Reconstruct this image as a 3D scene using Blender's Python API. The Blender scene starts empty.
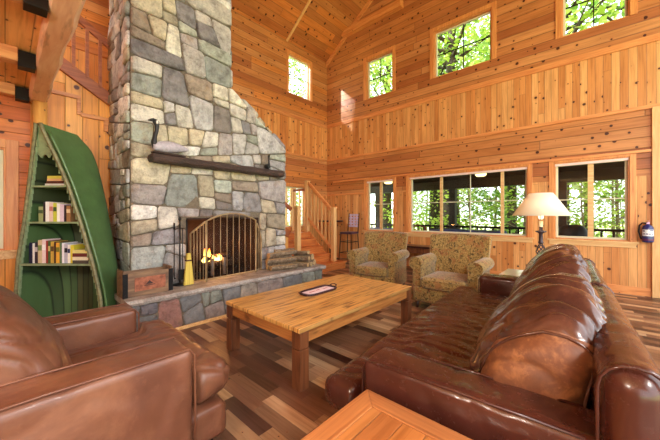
import bpy, math, random
from math import pi, sin, cos, sqrt, atan2, radians
from mathutils import Vector, Matrix, noise
C = bpy.context.scene.collection
R = random.Random(7)

# ---------------------------------------------------------------- helpers
def S(r, g, b, a=1.0):
    def f(c):
        c /= 255.0
        return c / 12.92 if c <= 0.04045 else ((c + 0.055) / 1.055) ** 2.4
    return (f(r), f(g), f(b), a)

class MB:
    """collects geometry for ONE mesh object"""
    def __init__(s):
        s.v = []; s.f = []; s.m = []; s.sm = []; s.col = []
    def add(s, vs, fs, m=0, smooth=False, col=None, M=None):
        o = len(s.v)
        for p in vs:
            p = Vector(p)
            if M is not None: p = M @ p
            s.v.append(tuple(p))
        for f in fs:
            s.f.append([i + o for i in f]); s.m.append(m); s.sm.append(smooth); s.col.append(col)
        return s
    def box(s, x0, y0, z0, x1, y1, z1, m=0, M=None, col=None):
        if x0 > x1: x0, x1 = x1, x0
        if y0 > y1: y0, y1 = y1, y0
        if z0 > z1: z0, z1 = z1, z0
        vs = [(x0,y0,z0),(x1,y0,z0),(x1,y1,z0),(x0,y1,z0),(x0,y0,z1),(x1,y0,z1),(x1,y1,z1),(x0,y1,z1)]
        fs = [(0,3,2,1),(4,5,6,7),(0,1,5,4),(1,2,6,5),(2,3,7,6),(3,0,4,7)]
        return s.add(vs, fs, m, False, col, M)
    def prism(s, poly, a, b, axis='z', m=0, M=None, smooth=False, col=None):
        """poly: list of 2D points, extruded from a to b along axis (x: poly=(y,z), y: poly=(x,z), z: poly=(x,y))"""
        def P(p, t):
            return {'x': (t, p[0], p[1]), 'y': (p[0], t, p[1]), 'z': (p[0], p[1], t)}[axis]
        n = len(poly)
        vs = [P(p, a) for p in poly] + [P(p, b) for p in poly]
        ar = sum(poly[i][0]*poly[(i+1)%n][1] - poly[(i+1)%n][0]*poly[i][1] for i in range(n))
        flip = (ar < 0) ^ (b < a) ^ (axis == 'y')
        caps = [list(range(n))[::-1], list(range(n, 2*n))]
        side = [(i, (i+1) % n, n+(i+1) % n, n+i) for i in range(n)]
        if flip:
            caps = [c[::-1] for c in caps]; side = [c[::-1] for c in side]
        s.add(vs, caps, m, False, col, M)
        o = len(s.v) - 2*n
        for f in side:
            s.f.append([i+o for i in f]); s.m.append(m); s.sm.append(smooth); s.col.append(col)
        return s
    def tube(s, pts, r, n=8, m=0, cap=True, M=None, smooth=True):
        """tube through pts; r number or list"""
        pts = [Vector(p) for p in pts]; k = len(pts)
        rr = r if isinstance(r, (list, tuple)) else [r]*k
        vs = []; up = None
        for i in range(k):
            d = (pts[min(i+1, k-1)] - pts[max(i-1, 0)]).normalized()
            if up is None:
                up = Vector((0,0,1)) if abs(d.z) < .9 else Vector((1,0,0))
            a = d.cross(up).normalized(); b = a.cross(d).normalized(); up = b
            for j in range(n):
                t = 2*pi*j/n
                vs.append(pts[i] + a*(cos(t)*rr[i]) + b*(sin(t)*rr[i]))
        fs = [(i*n+j, i*n+(j+1) % n, (i+1)*n+(j+1) % n, (i+1)*n+j) for i in range(k-1) for j in range(n)]
        s.add(vs, fs, m, smooth, None, M)
        if cap:
            o = len(s.v) - len(vs)
            s.f.append([o+j for j in range(n)][::-1]); s.m.append(m); s.sm.append(False); s.col.append(None)
            s.f.append([o+(k-1)*n+j for j in range(n)]); s.m.append(m); s.sm.append(False); s.col.append(None)
        return s
    def lathe(s, prof, cx=0, cy=0, n=24, m=0, M=None, smooth=True):
        vs = []
        for (r, z) in prof:
            for j in range(n):
                t = 2*pi*j/n; vs.append((cx+cos(t)*r, cy+sin(t)*r, z))
        fs = [(i*n+j, i*n+(j+1) % n, (i+1)*n+(j+1) % n, (i+1)*n+j) for i in range(len(prof)-1) for j in range(n)]
        return s.add(vs, fs, m, smooth, None, M)
    def soft(s, x0, y0, z0, x1, y1, z1, r=.05, seg=(12,12,6), bulge=(0,0,0), fn=None, warp=None, m=0, M=None, mend=None):
        """rounded box with bulging faces; fn(p, n) -> displacement along normal, warp(p) -> p"""
        nx, ny, nz = seg; idx = {}; vs = []; fs = []
        c = Vector(((x0+x1)/2, (y0+y1)/2, (z0+z1)/2)); h = Vector(((x1-x0)/2, (y1-y0)/2, (z1-z0)/2))
        rr = [min(r, h.x*.999), min(r, h.y*.999), min(r, h.z*.999)]
        def sp(t):  # concentrate samples toward the edges
            return t*(1.25 - .25*t*t)
        def V(i, j, k):
            q = (i, j, k)
            if q in idx: return idx[q]
            u = Vector((sp(2*i/nx-1), sp(2*j/ny-1), sp(2*k/nz-1)))
            p = Vector((u.x*h.x, u.y*h.y, u.z*h.z))
            inn = Vector([max(-(h[a]-rr[a]), min(h[a]-rr[a], p[a])) for a in range(3)])
            d = Vector([(p[a]-inn[a])/rr[a] for a in range(3)])
            if d.length > 1e-6: d.normalize()
            nrm = d.copy()
            p = inn + Vector([d[a]*rr[a] for a in range(3)])
            for a in range(3):
                b1, b2 = (a+1) % 3, (a+2) % 3
                w = max(0, 1-u[b1]**2)*max(0, 1-u[b2]**2)
                p[a] += bulge[a]*u[a]*w
            p += c
            if fn: p += nrm*fn(p, nrm)
            if warp: p = Vector(warp(p))
            idx[q] = len(vs); vs.append(p); return idx[q]
        for i in range(nx):
            for j in range(ny):
                fs.append((V(i,j,0), V(i,j+1,0), V(i+1,j+1,0), V(i+1,j,0)))
                fs.append((V(i,j,nz), V(i+1,j,nz), V(i+1,j+1,nz), V(i,j+1,nz)))
        for i in range(nx):
            for k in range(nz):
                fs.append((V(i,0,k), V(i+1,0,k), V(i+1,0,k+1), V(i,0,k+1)))
                fs.append((V(i,ny,k), V(i,ny,k+1), V(i+1,ny,k+1), V(i+1,ny,k)))
        for j in range(ny):
            for k in range(nz):
                fs.append((V(0,j,k), V(0,j,k+1), V(0,j+1,k+1), V(0,j+1,k)))
                fs.append((V(nx,j,k), V(nx,j+1,k), V(nx,j+1,k+1), V(nx,j,k+1)))
        s.add(vs, fs, m, True, None, M)
        if mend is not None:
            k0 = len(s.f) - 2*ny*nz
            for q in range(ny*nz): s.m[k0+2*q] = mend
        return s
    def build(s, name, mats, parent=None, bevel=0, kind=None, loc=None, rotz=0, seg=2):
        me = bpy.data.meshes.new(name)
        me.from_pydata(s.v, [], s.f)
        if not isinstance(mats, (list, tuple)): mats = [mats]
        for mt in mats: me.materials.append(mt)
        me.polygons.foreach_set('material_index', s.m)
        me.polygons.foreach_set('use_smooth', s.sm)
        if any(c is not None for c in s.col):
            at = me.color_attributes.new('Col', 'FLOAT_COLOR', 'CORNER')
            d = []
            for f, c in zip(s.f, s.col):
                c = c or (1, 1, 1, 1)
                d += list(c)*len(f)
            at.data.foreach_set('color', d)
        me.update()
        o = bpy.data.objects.new(name, me); C.objects.link(o)
        if parent: o.parent = parent
        if loc: o.location = loc
        if rotz: o.rotation_euler.z = rotz
        if bevel:
            b = o.modifiers.new('edge', 'BEVEL'); b.width = bevel; b.segments = seg; b.limit_method = 'ANGLE'; b.angle_limit = radians(40)
        if kind: o['kind'] = kind
        return o

def tag(o, label, cat, group=None, kind=None):
    o['label'] = label; o['category'] = cat
    if group: o['group'] = group
    if kind: o['kind'] = kind
    return o
def thing(name, label, cat, loc=(0,0,0), rotz=0, group=None):
    o = bpy.data.objects.new(name, None); C.objects.link(o)
    o.empty_display_size = .1
    o.location = loc; o.rotation_euler = (0, 0, rotz)
    return tag(o, label, cat, group)
def dup(root, loc=None, rotz=None, label=None):
    """copy of a thing with copies of its parts and sub-parts"""
    def cp(o, parent):
        c = o.copy(); C.objects.link(c); c.parent = parent
        for ch in list(o.children): cp(ch, c)
        return c
    r = cp(root, None)
    if loc is not None: r.location = loc
    if rotz is not None: r.rotation_euler.z = rotz
    if label: r['label'] = label
    return r
def struct(name, mb, mats, bevel=0):
    return mb.build(name, mats, None, bevel, kind='structure')

# ---------------------------------------------------------------- materials
class NT:
    def __init__(s, name):
        s.mat = bpy.data.materials.new(name); s.mat.use_nodes = True
        s.t = s.mat.node_tree; s.t.nodes.clear()
        s.out = s.n('ShaderNodeOutputMaterial')
        s._tc = None
    def n(s, t, **k):
        o = s.t.nodes.new(t)
        for a, b in k.items(): setattr(o, a, b)
        return o
    def l(s, a, b): s.t.links.new(a, b)
    def val(s, sock, x):
        if isinstance(x, bpy.types.NodeSocket): s.l(x, sock)
        elif x is not None: sock.default_value = x
    def tc(s, which='Object'):
        if s._tc is None: s._tc = s.n('ShaderNodeTexCoord')
        return s._tc.outputs[which]
    def m(s, op, a, b=None, c=None, clamp=False):
        o = s.n('ShaderNodeMath', operation=op, use_clamp=clamp)
        s.val(o.inputs[0], a); s.val(o.inputs[1], b)
        if c is not None: s.val(o.inputs[2], c)
        return o.outputs[0]
    def sep(s, v):
        o = s.n('ShaderNodeSeparateXYZ'); s.l(v, o.inputs[0]); return o.outputs
    def comb(s, x=0, y=0, z=0):
        o = s.n('ShaderNodeCombineXYZ')
        for i, q in enumerate((x, y, z)): s.val(o.inputs[i], q)
        return o.outputs[0]
    def map(s, v, scale=(1,1,1), loc=(0,0,0)):
        o = s.n('ShaderNodeMapping'); s.l(v, o.inputs[0]); o.inputs['Scale'].default_value = scale; o.inputs['Location'].default_value = loc
        return o.outputs[0]
    def noise(s, v, scale=5, detail=3, rough=.5, out='Fac', dist=0):
        o = s.n('ShaderNodeTexNoise'); s.val(o.inputs['Vector'], v)
        o.inputs['Scale'].default_value = scale; o.inputs['Detail'].default_value = detail; o.inputs['Roughness'].default_value = rough
        o.inputs['Distortion'].default_value = dist
        return o.outputs[out]
    def voro(s, v, scale=5, feature='F1', dims='3D', rand=1):
        o = s.n('ShaderNodeTexVoronoi', feature=feature, voronoi_dimensions=dims); s.val(o.inputs['Vector'], v)
        o.inputs['Scale'].default_value = scale; o.inputs['Randomness'].default_value = rand
        return o
    def wn(s, v, dims='2D'):
        o = s.n('ShaderNodeTexWhiteNoise', noise_dimensions=dims); s.l(v, o.inputs['Vector']); return o.outputs['Value']
    def ramp(s, f, stops, interp='LINEAR'):
        o = s.n('ShaderNodeValToRGB'); s.val(o.inputs[0], f); e = o.color_ramp.elements; o.color_ramp.interpolation = interp
        while len(e) < len(stops): e.new(.5)
        for i, (p, c) in enumerate(stops):
            e[i].position = p; e[i].color = c if len(c) == 4 else (*c, 1)
        return o.outputs[0]
    def mix(s, f, a, b, mode='MIX'):
        o = s.n('ShaderNodeMix', data_type='RGBA', blend_type=mode)
        s.val(o.inputs[0], f); s.val(o.inputs[6], a); s.val(o.inputs[7], b); return o.outputs[2]
    def bump(s, h, strength=.3, dist=.01):
        o = s.n('ShaderNodeBump'); o.inputs['Strength'].default_value = strength; o.inputs['Distance'].default_value = dist
        s.l(h, o.inputs['Height']); return o.outputs[0]
    def pbr(s, col, rough=.5, normal=None, metal=0, spec=.5, emit=None, es=0, coat=0, sheen=0):
        b = s.n('ShaderNodeBsdfPrincipled')
        s.val(b.inputs['Base Color'], col); s.val(b.inputs['Roughness'], rough); b.inputs['Metallic'].default_value = metal
        b.inputs['Specular IOR Level'].default_value = spec
        b.inputs['Coat Weight'].default_value = coat; b.inputs['Sheen Weight'].default_value = sheen
        if normal is not None: s.l(normal, b.inputs['Normal'])
        if emit is not None:
            s.val(b.inputs['Emission Color'], emit); s.val(b.inputs['Emission Strength'], es)
        s.l(b.outputs[0], s.out.inputs[0]); return s.mat

def boards(name, run, across, width, length, cols, knots=1.0, rough=.42, groove=.045, grain=.55, gdark=(.17,.07,.025,1), gw_bump=.5, coat=0.0, knotcol=S(62,22,12), soft=.75, spec=.4):
    """wood boards: run / across are 'X','Y','Z'"""
    t = NT(name); xyz = dict(zip('XYZ', t.sep(t.tc())))
    u, v = xyz[run], xyz[across]
    w = [a for a in 'XYZ' if a not in (run, across)][0]
    vd = t.m('DIVIDE', v, width); row = t.m('FLOOR', vd); fr = t.m('FRACT', vd)
    rrow = t.wn(t.comb(row, 3.7), '2D')
    ud = t.m('ADD', t.m('DIVIDE', u, length), t.m('MULTIPLY', rrow, 13.3)); cell = t.m('FLOOR', ud); fu = t.m('FRACT', ud)
    idn = t.wn(t.comb(row, cell), '2D')
    base = t.ramp(idn, [(i/max(1, len(cols)-1), c) for i, c in enumerate(cols)])
    # grain, long along the board
    off = t.m('MULTIPLY', idn, 31.0)
    gv = t.comb(t.m('ADD', t.m('MULTIPLY', u, 1.6), off), t.m('MULTIPLY', v, 34.0), t.m('MULTIPLY', xyz[w], 34.0))
    g1 = t.noise(gv, 1.0, 4, .6, dist=.6)
    gl = t.ramp(g1, [(.3, (1-grain*.45, 1-grain*.58, 1-grain*.7, 1)), (.55, (1,1,1,1)), (.8, (1+grain*.1,)*3+(1,))])
    col = t.mix(1.0, base, gl, 'MULTIPLY')
    big = t.noise(t.comb(t.m('MULTIPLY', u, .8), t.m('MULTIPLY', v, 3.0), off), 1.3, 2)
    col = t.mix(1.0, col, t.ramp(big, [(.3, (.86,.80,.74,1)), (.7, (1.1,1.08,1.04,1))]), 'MULTIPLY')
    if knots > 0:
        kv = t.comb(t.m('ADD', u, off), t.m('MULTIPLY', v, 1.0), 0)
        vo = t.voro(kv, 4.7, dims='2D'); kd = vo.outputs['Distance']
        cr = t.sep(vo.outputs['Color'])[0]
        wob = t.m('MULTIPLY', t.m('SUBTRACT', t.noise(t.tc(), 40, 1), .5), .03)
        th = t.m('MULTIPLY', t.m('POWER', cr, 1.2), .135*knots)
        kk = t.m('SUBTRACT', 1.0, t.m('DIVIDE', t.m('ADD', kd, wob), t.m('MAXIMUM', th, .001)), clamp=True)
        halo = t.m('SUBTRACT', 1.0, t.m('DIVIDE', kd, t.m('MAXIMUM', t.m('MULTIPLY', th, 2.6), .001)), clamp=True)
        col = t.mix(t.m('MULTIPLY', halo, .45), col, (.42,.14,.035,1))
        col = t.mix(t.m('MULTIPLY', t.m('MULTIPLY', kk, 4.5, clamp=True), .95), col, knotcol)
    # grooves
    e = t.m('MINIMUM', fr, t.m('SUBTRACT', 1.0, fr))
    gm = t.m('SUBTRACT', 1.0, t.m('DIVIDE', e, groove), clamp=True)
    e2 = t.m('MULTIPLY', t.m('MINIMUM', fu, t.m('SUBTRACT', 1.0, fu)), length/width)
    gm2 = t.m('SUBTRACT', 1.0, t.m('DIVIDE', e2, groove*.8), clamp=True)
    ga = t.m('MAXIMUM', gm, gm2)
    col = t.mix(t.m('MULTIPLY', ga, soft), col, gdark)
    h = t.m('ADD', t.m('MULTIPLY', ga, -1.0), t.m('MULTIPLY', g1, .12))
    return t.pbr(col, rough, t.bump(h, gw_bump, .006), spec=spec, coat=coat)

def plain(name, col, rough=.5, metal=0, var=.12, scale=12, bump=.08, spec=.5, coat=0, dist=.004, sheen=0):
    t = NT(name); n = t.noise(t.tc(), scale, 4, .6)
    c = t.mix(1.0, col, t.ramp(n, [(.3, (1-var,)*3+(1,)), (.7, (1+var,)*3+(1,))]), 'MULTIPLY')
    return t.pbr(c, rough, t.bump(n, bump*4, dist), metal, spec, coat=coat, sheen=sheen)

def wood(name, c1, c2, run='X', rough=.4, freq=26, streak=0, streakcol=S(70,35,20), coat=0, bump=.3, knots=0):
    t = NT(name); xyz = dict(zip('XYZ', t.sep(t.tc())))
    o = [a for a in 'XYZ' if a != run]
    gv = t.comb(t.m('MULTIPLY', xyz[run], 1.8), t.m('MULTIPLY', xyz[o[0]], freq), t.m('MULTIPLY', xyz[o[1]], freq))
    g = t.noise(gv, 1.0, 4, .6, dist=.8)
    col = t.ramp(g, [(.32, c2), (.62, c1)])
    if streak:
        sv = t.comb(t.m('MULTIPLY', xyz[run], 3.2), t.m('MULTIPLY', xyz[o[0]], freq*1.2), t.m('MULTIPLY', xyz[o[1]], 9.0))
        s_ = t.noise(sv, 1.0, 3, .55)
        col = t.mix(t.ramp(s_, [(.60, (0,0,0,1)), (.70, (streak,)*3+(1,))]), col, streakcol)
    if knots:
        vo = t.voro(t.map(t.tc(), (1,1,1)), 5.5); kd = vo.outputs['Distance']; cr = t.sep(vo.outputs['Color'])[0]
        th = t.m('MULTIPLY', t.m('POWER', cr, 2.0), .12*knots)
        kk = t.m('SUBTRACT', 1.0, t.m('DIVIDE', kd, t.m('MAXIMUM', th, .001)), clamp=True)
        col = t.mix(t.m('MULTIPLY', kk, 2.2, clamp=True), col, streakcol)
    return t.pbr(col, rough, t.bump(g, bump, .003), coat=coat)

# pine palette
P1, P2, P3, P4 = S(202,136,80), S(188,120,66), S(212,150,94), S(172,102,58)
M_ = {}
M_['wx_h'] = boards('pine_boards_window_wall', 'Y', 'Z', .170, 5.5, [P1, P2, P3, P4, P1], knots=1.1, soft=.95, groove=.06)
M_['wx_v'] = boards('pine_upright_boards_window_wall', 'Z', 'Y', .102, 3.1, [S(226,166,102), S(232,176,112), S(216,148,84), S(204,134,72), S(230,170,104)], knots=1)
M_['wy_h'] = boards('pine_boards_stair_wall', 'X', 'Z', .170, 5.5, [P1, P2, P3, P4, S(214,138,70)], knots=1.1, soft=.9, groove=.05)
M_['wy_v'] = boards('pine_upright_boards_stair_wall', 'Z', 'X', .102, 3.1, [S(228,162,94), S(232,168,98), S(218,144,78), S(206,132,68)], knots=1.0)
M_['wl_v'] = boards('wide_pine_boards', 'Z', 'X', .17, 3.4, [S(238,168,80), S(228,150,62), S(242,180,98)], knots=1.15)
M_['wl_h'] = boards('reddish_pine_boards', 'X', 'Z', .15, 2.4, [S(214,118,58), S(226,140,76), S(200,104,50)], knots=1.0)
M_['ceil'] = boards('pine_ceiling_boards', 'X', 'Y', .15, 4.8, [P1, P2, P4, S(214,136,70), S(200,120,60)], knots=1.2, soft=.85, groove=.05)
M_['loft'] = boards('loft_floor_underside', 'Y', 'X', .15, 3.0, [S(248,204,140), S(244,194,126), S(250,210,150)], knots=.8)
M_['floor'] = boards('mixed_tone_plank_floor', 'Y', 'X', .10, .46,
    [S(104,68,52), S(50,26,26), S(144,104,80), S(118,82,62), S(204,166,130), S(90,58,46), S(128,92,70), S(212,178,134), S(124,86,66), S(44,24,26), S(156,114,82), S(106,74,60), S(226,194,154), S(84,52,42)],
    knots=.25, rough=.38, groove=.02, grain=.75, gdark=(.05,.025,.015,1), gw_bump=.25)
M_['trimx'] = wood('pine_trim_x', S(218,148,86), S(186,108,56), 'X', knots=.9)
M_['trimy'] = wood('pine_trim_y', S(230,158,92), S(204,120,62), 'Y', knots=.9)
M_['trimz'] = wood('pine_trim_z', S(230,160,92), S(204,122,64), 'Z', knots=.7)
M_['palez'] = wood('pale_pine_z', S(232,188,126), S(212,156,94), 'Z', knots=.3)
M_['paley'] = wood('pale_pine_y', S(238,200,140), S(216,166,104), 'Y')
M_['post'] = wood('peeled_log', S(240,184,104), S(222,152,76), 'Z', knots=1.0)
M_['beam'] = wood('adzed_beam', S(244,204,172), S(226,172,136), 'Y', freq=14, streak=.35, streakcol=S(120,60,40), rough=.6)
M_['joist'] = wood('joist_wood', S(232,170,116), S(208,136,88), 'X', rough=.5)
M_['rail'] = wood('rail_wood', S(176,102,58), S(136,70,40), 'X', rough=.45)
M_['stairx'] = wood('stair_wood', S(214,132,66), S(176,92,42), 'X', knots=.7)
M_['steel'] = plain('dark_steel', S(28,20,20), .5, .6)
M_['iron'] = plain('black_iron', S(26,23,22), .5, .5, bump=.15)
M_['vinyl'] = plain('pale_sash', S(222,222,190), .4, var=.04)
M_['blind'] = plain('blind_rail', S(236,214,206), .5, var=.04)

def glass_mat(name):
    t = NT(name); f = t.n('ShaderNodeFresnel'); f.inputs['IOR'].default_value = 1.45
    tr = t.n('ShaderNodeBsdfTransparent'); tr.inputs[0].default_value = (.97,.99,.98,1)
    gl = t.n('ShaderNodeBsdfGlossy'); gl.inputs['Roughness'].default_value = .02
    mx = t.n('ShaderNodeMixShader'); t.l(f.outputs[0], mx.inputs[0]); t.l(tr.outputs[0], mx.inputs[1]); t.l(gl.outputs[0], mx.inputs[2])
    t.l(mx.outputs[0], t.out.inputs[0]); return t.mat
M_['glass'] = glass_mat('window_glass')

def stone_mat():
    t = NT('field_stone'); a = t.n('ShaderNodeVertexColor'); a.layer_name = 'Col'
    n1 = t.noise(t.tc(), 9, 6, .68); n2 = t.noise(t.tc(), 38, 4, .7); n3 = t.noise(t.tc(), 4, 3, .6)
    c = t.mix(1.0, a.outputs[0], t.ramp(n1, [(.30, (.48,.46,.45,1)), (.5, (.95,.95,.95,1)), (.70, (1.3,1.29,1.25,1))]), 'MULTIPLY')
    c = t.mix(t.ramp(n2, [(.52, (0,0,0,1)), (.75, (.55,.55,.55,1))]), c, S(120,108,92))
    c = t.mix(t.ramp(n3, [(.62, (0,0,0,1)), (.75, (.4,.4,.4,1))]), c, S(176,140,92))
    h = t.m('ADD', n1, t.m('MULTIPLY', n2, .4))
    return t.pbr(c, .8, t.bump(h, 1.0, .035), spec=.25)
M_['stone'] = stone_mat()
M_['mortar'] = plain('dark_mortar', S(112,100,84), .95, var=.35, scale=30, bump=.3)
def slab_mat():
    t = NT('hearth_slab_stone'); n1 = t.noise(t.tc(), 7, 6, .65); n2 = t.noise(t.tc(), 60, 3, .7)
    c = t.ramp(n1, [(.3, S(120,112,104)), (.5, S(164,154,144)), (.7, S(192,184,172))])
    c = t.mix(1.0, c, t.ramp(n2, [(.35, (.7,.7,.7,1)), (.65, (1.1,1.1,1.1,1))]), 'MULTIPLY')
    return t.pbr(c, .6, t.bump(t.m('ADD', n1, t.m('MULTIPLY', n2, .3)), .6, .012))
M_['slab'] = slab_mat()
M_['soot'] = plain('soot_brick', S(50,32,25), .95, var=.5, scale=8)

def leather(name, dark, mid, lite, wear=.5, rough=.34, scale=5, coat=.25):
    t = NT(name); n1 = t.noise(t.tc(), scale, 6, .65, dist=.4); n2 = t.noise(t.tc(), 90, 3, .6); n3 = t.noise(t.tc(), 22, 5, .7)
    col = t.ramp(n1, [(.28, dark), (.5, mid), (.74, lite)])
    col = t.mix(t.ramp(n3, [(.58, (0,0,0,1)), (.72, (wear,)*3+(1,))]), col, lite)
    r = t.m('ADD', rough, t.m('MULTIPLY', t.m('SUBTRACT', n3, .5), .22))
    h = t.m('ADD', t.m('MULTIPLY', n2, .25), t.m('MULTIPLY', n3, .75))
    return t.pbr(col, r, t.bump(h, .09, .003), spec=.45, coat=coat)
M_['leather'] = leather('brown_leather_sofa', S(58,29,23), S(70,35,27), S(82,43,32), .08, .25, 3, .2)
M_['leather2'] = leather('tan_worn_leather', S(92,54,38), S(108,66,47), S(138,92,66), .35, .40, 3, .08)
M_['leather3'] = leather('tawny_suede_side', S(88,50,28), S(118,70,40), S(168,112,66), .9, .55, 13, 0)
M_['leather4'] = leather('cushion_leather', S(54,31,25), S(72,42,32), S(108,66,46), .4, .22, 4, .25)
# ---------------------------------------------------------------- room shell
WX, WY, LY = 6.88, 6.35, 4.98
def ztop(y): return 6.15 + .73*(WY-y) if y > 1.525 else 9.672 - .73*(1.525-y)
mb = MB(); mb.box(-3, -3.3, -.06, 7.04, 6.5, 0); struct('floor', mb, M_['floor'])

# window wall (plane x = 6.88), horizontal and upright bands of boards
LOW = [(3.95, 4.82), (.98, 3.51), (-.42, .57)]
UP = [(3.98, 4.83), (1.62, 2.87), (-.42, .46)]
ZL = (.86, 2.26); ZU = (4.57, 5.68)
def bands(mb, z0, z1, put):
    for a, b, m in ((0, .86, 0), (.86, 1.93, 0), (1.93, 3.05, 1), (3.05, 4.07, 0), (4.07, 20, 1)):
        lo, hi = max(a, z0), min(b, z1)
        if hi - lo > 1e-4: put(lo, hi, m)
ys = sorted({-3.3, 6.5, 1.525} | {q for h in LOW+UP for q in h})
mb = MB()
for a, b in zip(ys[:-1], ys[1:]):
    mid = (a+b)/2; cuts = []
    if any(l < mid < h for l, h in LOW): cuts.append(ZL)
    if any(l < mid < h for l, h in UP): cuts.append(ZU)
    z = 0
    for c in cuts:
        bands(mb, z, c[0], lambda lo, hi, m: mb.box(WX, a, lo, WX+.16, b, hi, m)); z = c[1]
    bands(mb, z, 6.0, lambda lo, hi, m: mb.box(WX, a, lo, WX+.16, b, hi, m))
    mb.prism([(a, 6.0), (b, 6.0), (b, ztop(b)), (a, ztop(a))], WX, WX+.16, 'x', 1)
struct('wall_windows', mb, [M_['wx_v'], M_['wx_h']])

# stair side wall (plane y = 6.35)
xs = sorted({-3, 6.88, 5.3, 6.15, 4.95, 5.95}); mb = MB()
for a, b in zip(xs[:-1], xs[1:]):
    mid = (a+b)/2; cuts = []
    if 4.95 < mid < 5.95: cuts.append((.95, 2.12))
    if 5.3 < mid < 6.15: cuts.append((4.72, 5.84))
    z = 0
    for c in cuts:
        bands(mb, z, c[0], lambda lo, hi, m: mb.box(a, WY, lo, b, WY+.15, hi, m)); z = c[1]
    bands(mb, z, 6.16, lambda lo, hi, m: mb.box(a, WY, lo, b, WY+.15, hi, m))
struct('wall_stairs', mb, [M_['wy_v'], M_['wy_h']])

# wall beside the post, under the loft, with a window; boards upright under the stairs
mb = MB()
for x0, x1, z0, z1 in ((-3, -.96, 0, 2.76), (-.96, .005, 0, .9), (-.96, .005, 2.06, 2.76), (.005, .2, 0, 2.76)):
    for a, b, m in ((0, .9, 1), (.9, 2.76, 0)):
        lo, hi = max(a, z0), min(b, z1)
        if hi > lo: mb.box(x0, LY, lo, x1, LY+.1, hi, m)
struct('wall_loft', mb, [M_['wl_h'], M_['wl_v']])
mb = MB(); mb.prism([(.2, 0), (4.15, 0), (4.15, .80), (.42, 3.14), (.2, 3.26)], LY, LY+.07, 'y')
struct('wall_understair', mb, M_['wl_v'])

# roof planes
mb = MB()
mb.prism([(6.6, ztop(6.35)-.18+.0), (1.525, 9.672), (1.525, 9.83), (6.6, 6.13)], -3, 7.3, 'x')
mb.prism([(1.525, 9.672), (-3.6, 9.672-.73*5.125), (-3.6, 9.83-.73*5.125), (1.525, 9.83)], -3, 7.3, 'x')
struct('ceiling', mb, M_['ceil'])

# wall on the far side of the room's entry, under and above the loft
mb = MB(); mb.box(-2.75, -1.0, 0, -2.6, LY, 2.76); mb.prism([(-3.3, 2.84), (6.35, 2.84), (6.35, 6.0), (1.525, 9.6), (-3.3, 6.1)], -2.75, -2.6, 'x'); struct('wall_entry', mb, boards('entry_wall_boards', 'Y', 'Z', .17, 5.0, [P1, P2, P3]))
# trims
k = 1
def trim(mb, m, bevel=.004):
    global k
    o = struct('trim_%d' % k, mb, m, bevel); k += 1; return o
for z, h, d in ((4.04, .11, .028), (2.99, .06, .03)):
    mb = MB(); mb.box(WX-d, -3.3, z, WX, WY-d, z+h); trim(mb, M_['trimy'])
    mb = MB(); mb.box(-3, WY-d, z, WX, WY, z+h); trim(mb, M_['trimx'])
mb = MB(); mb.box(WX-.02, 4.93, 1.90, WX, WY, 1.95); trim(mb, M_['trimy'])
mb = MB(); mb.box(6.05, WY-.02, 1.90, WX, WY, 1.95); trim(mb, M_['trimx'])
# ledge beam high on the gable wall, and rake board
mb = MB(); mb.box(WX-.16, 3.66, 6.62, WX, 5.62, 6.80); trim(mb, M_['trimy'])
mb = MB(); mb.prism([(6.35, 6.00), (1.525, 9.52), (1.525, 9.67), (6.35, 6.15)], WX-.05, WX, 'x'); trim(mb, M_['trimy'])
# battens on the roof boards
for x in (5.24, 2.9):
    mb = MB(); mb.prism([(6.34, 6.11), (1.6, 9.57), (1.6, 9.62), (6.34, 6.16)], x-.03, x+.03, 'x'); trim(mb, M_['palez'])
# upright corner board near the extinguisher
mb = MB(); mb.box(WX-.05, -.80, 0, WX, -.665, 3.0); trim(mb, M_['palez'])
# skirtings
mb = MB(); mb.box(WX-.02, -.66, 0, WX, WY-.02, .13); struct('baseboard_windows', mb, M_['trimy'], .004)
mb = MB(); mb.box(5.42, WY-.02, 0, WX, WY, .13); struct('baseboard_stairs', mb, M_['trimx'], .004)
mb = MB(); mb.box(.72, 3.47, 0, 3.8, 3.5, .035); trim(mb, M_['paley'])       # strip along the hearth foot
# little stepped trim on the understair wall
mb = MB(); mb.box(.36, LY-.03, 2.80, .66, LY, 2.85); mb.box(.62, LY-.03, 2.60, .66, LY, 2.80); mb.box(.66, LY-.03, 2.58, .97, LY, 2.63); mb.box(.90, LY-.03, 2.44, .96, LY, 2.58)
trim(mb, M_['trimx'])

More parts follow.
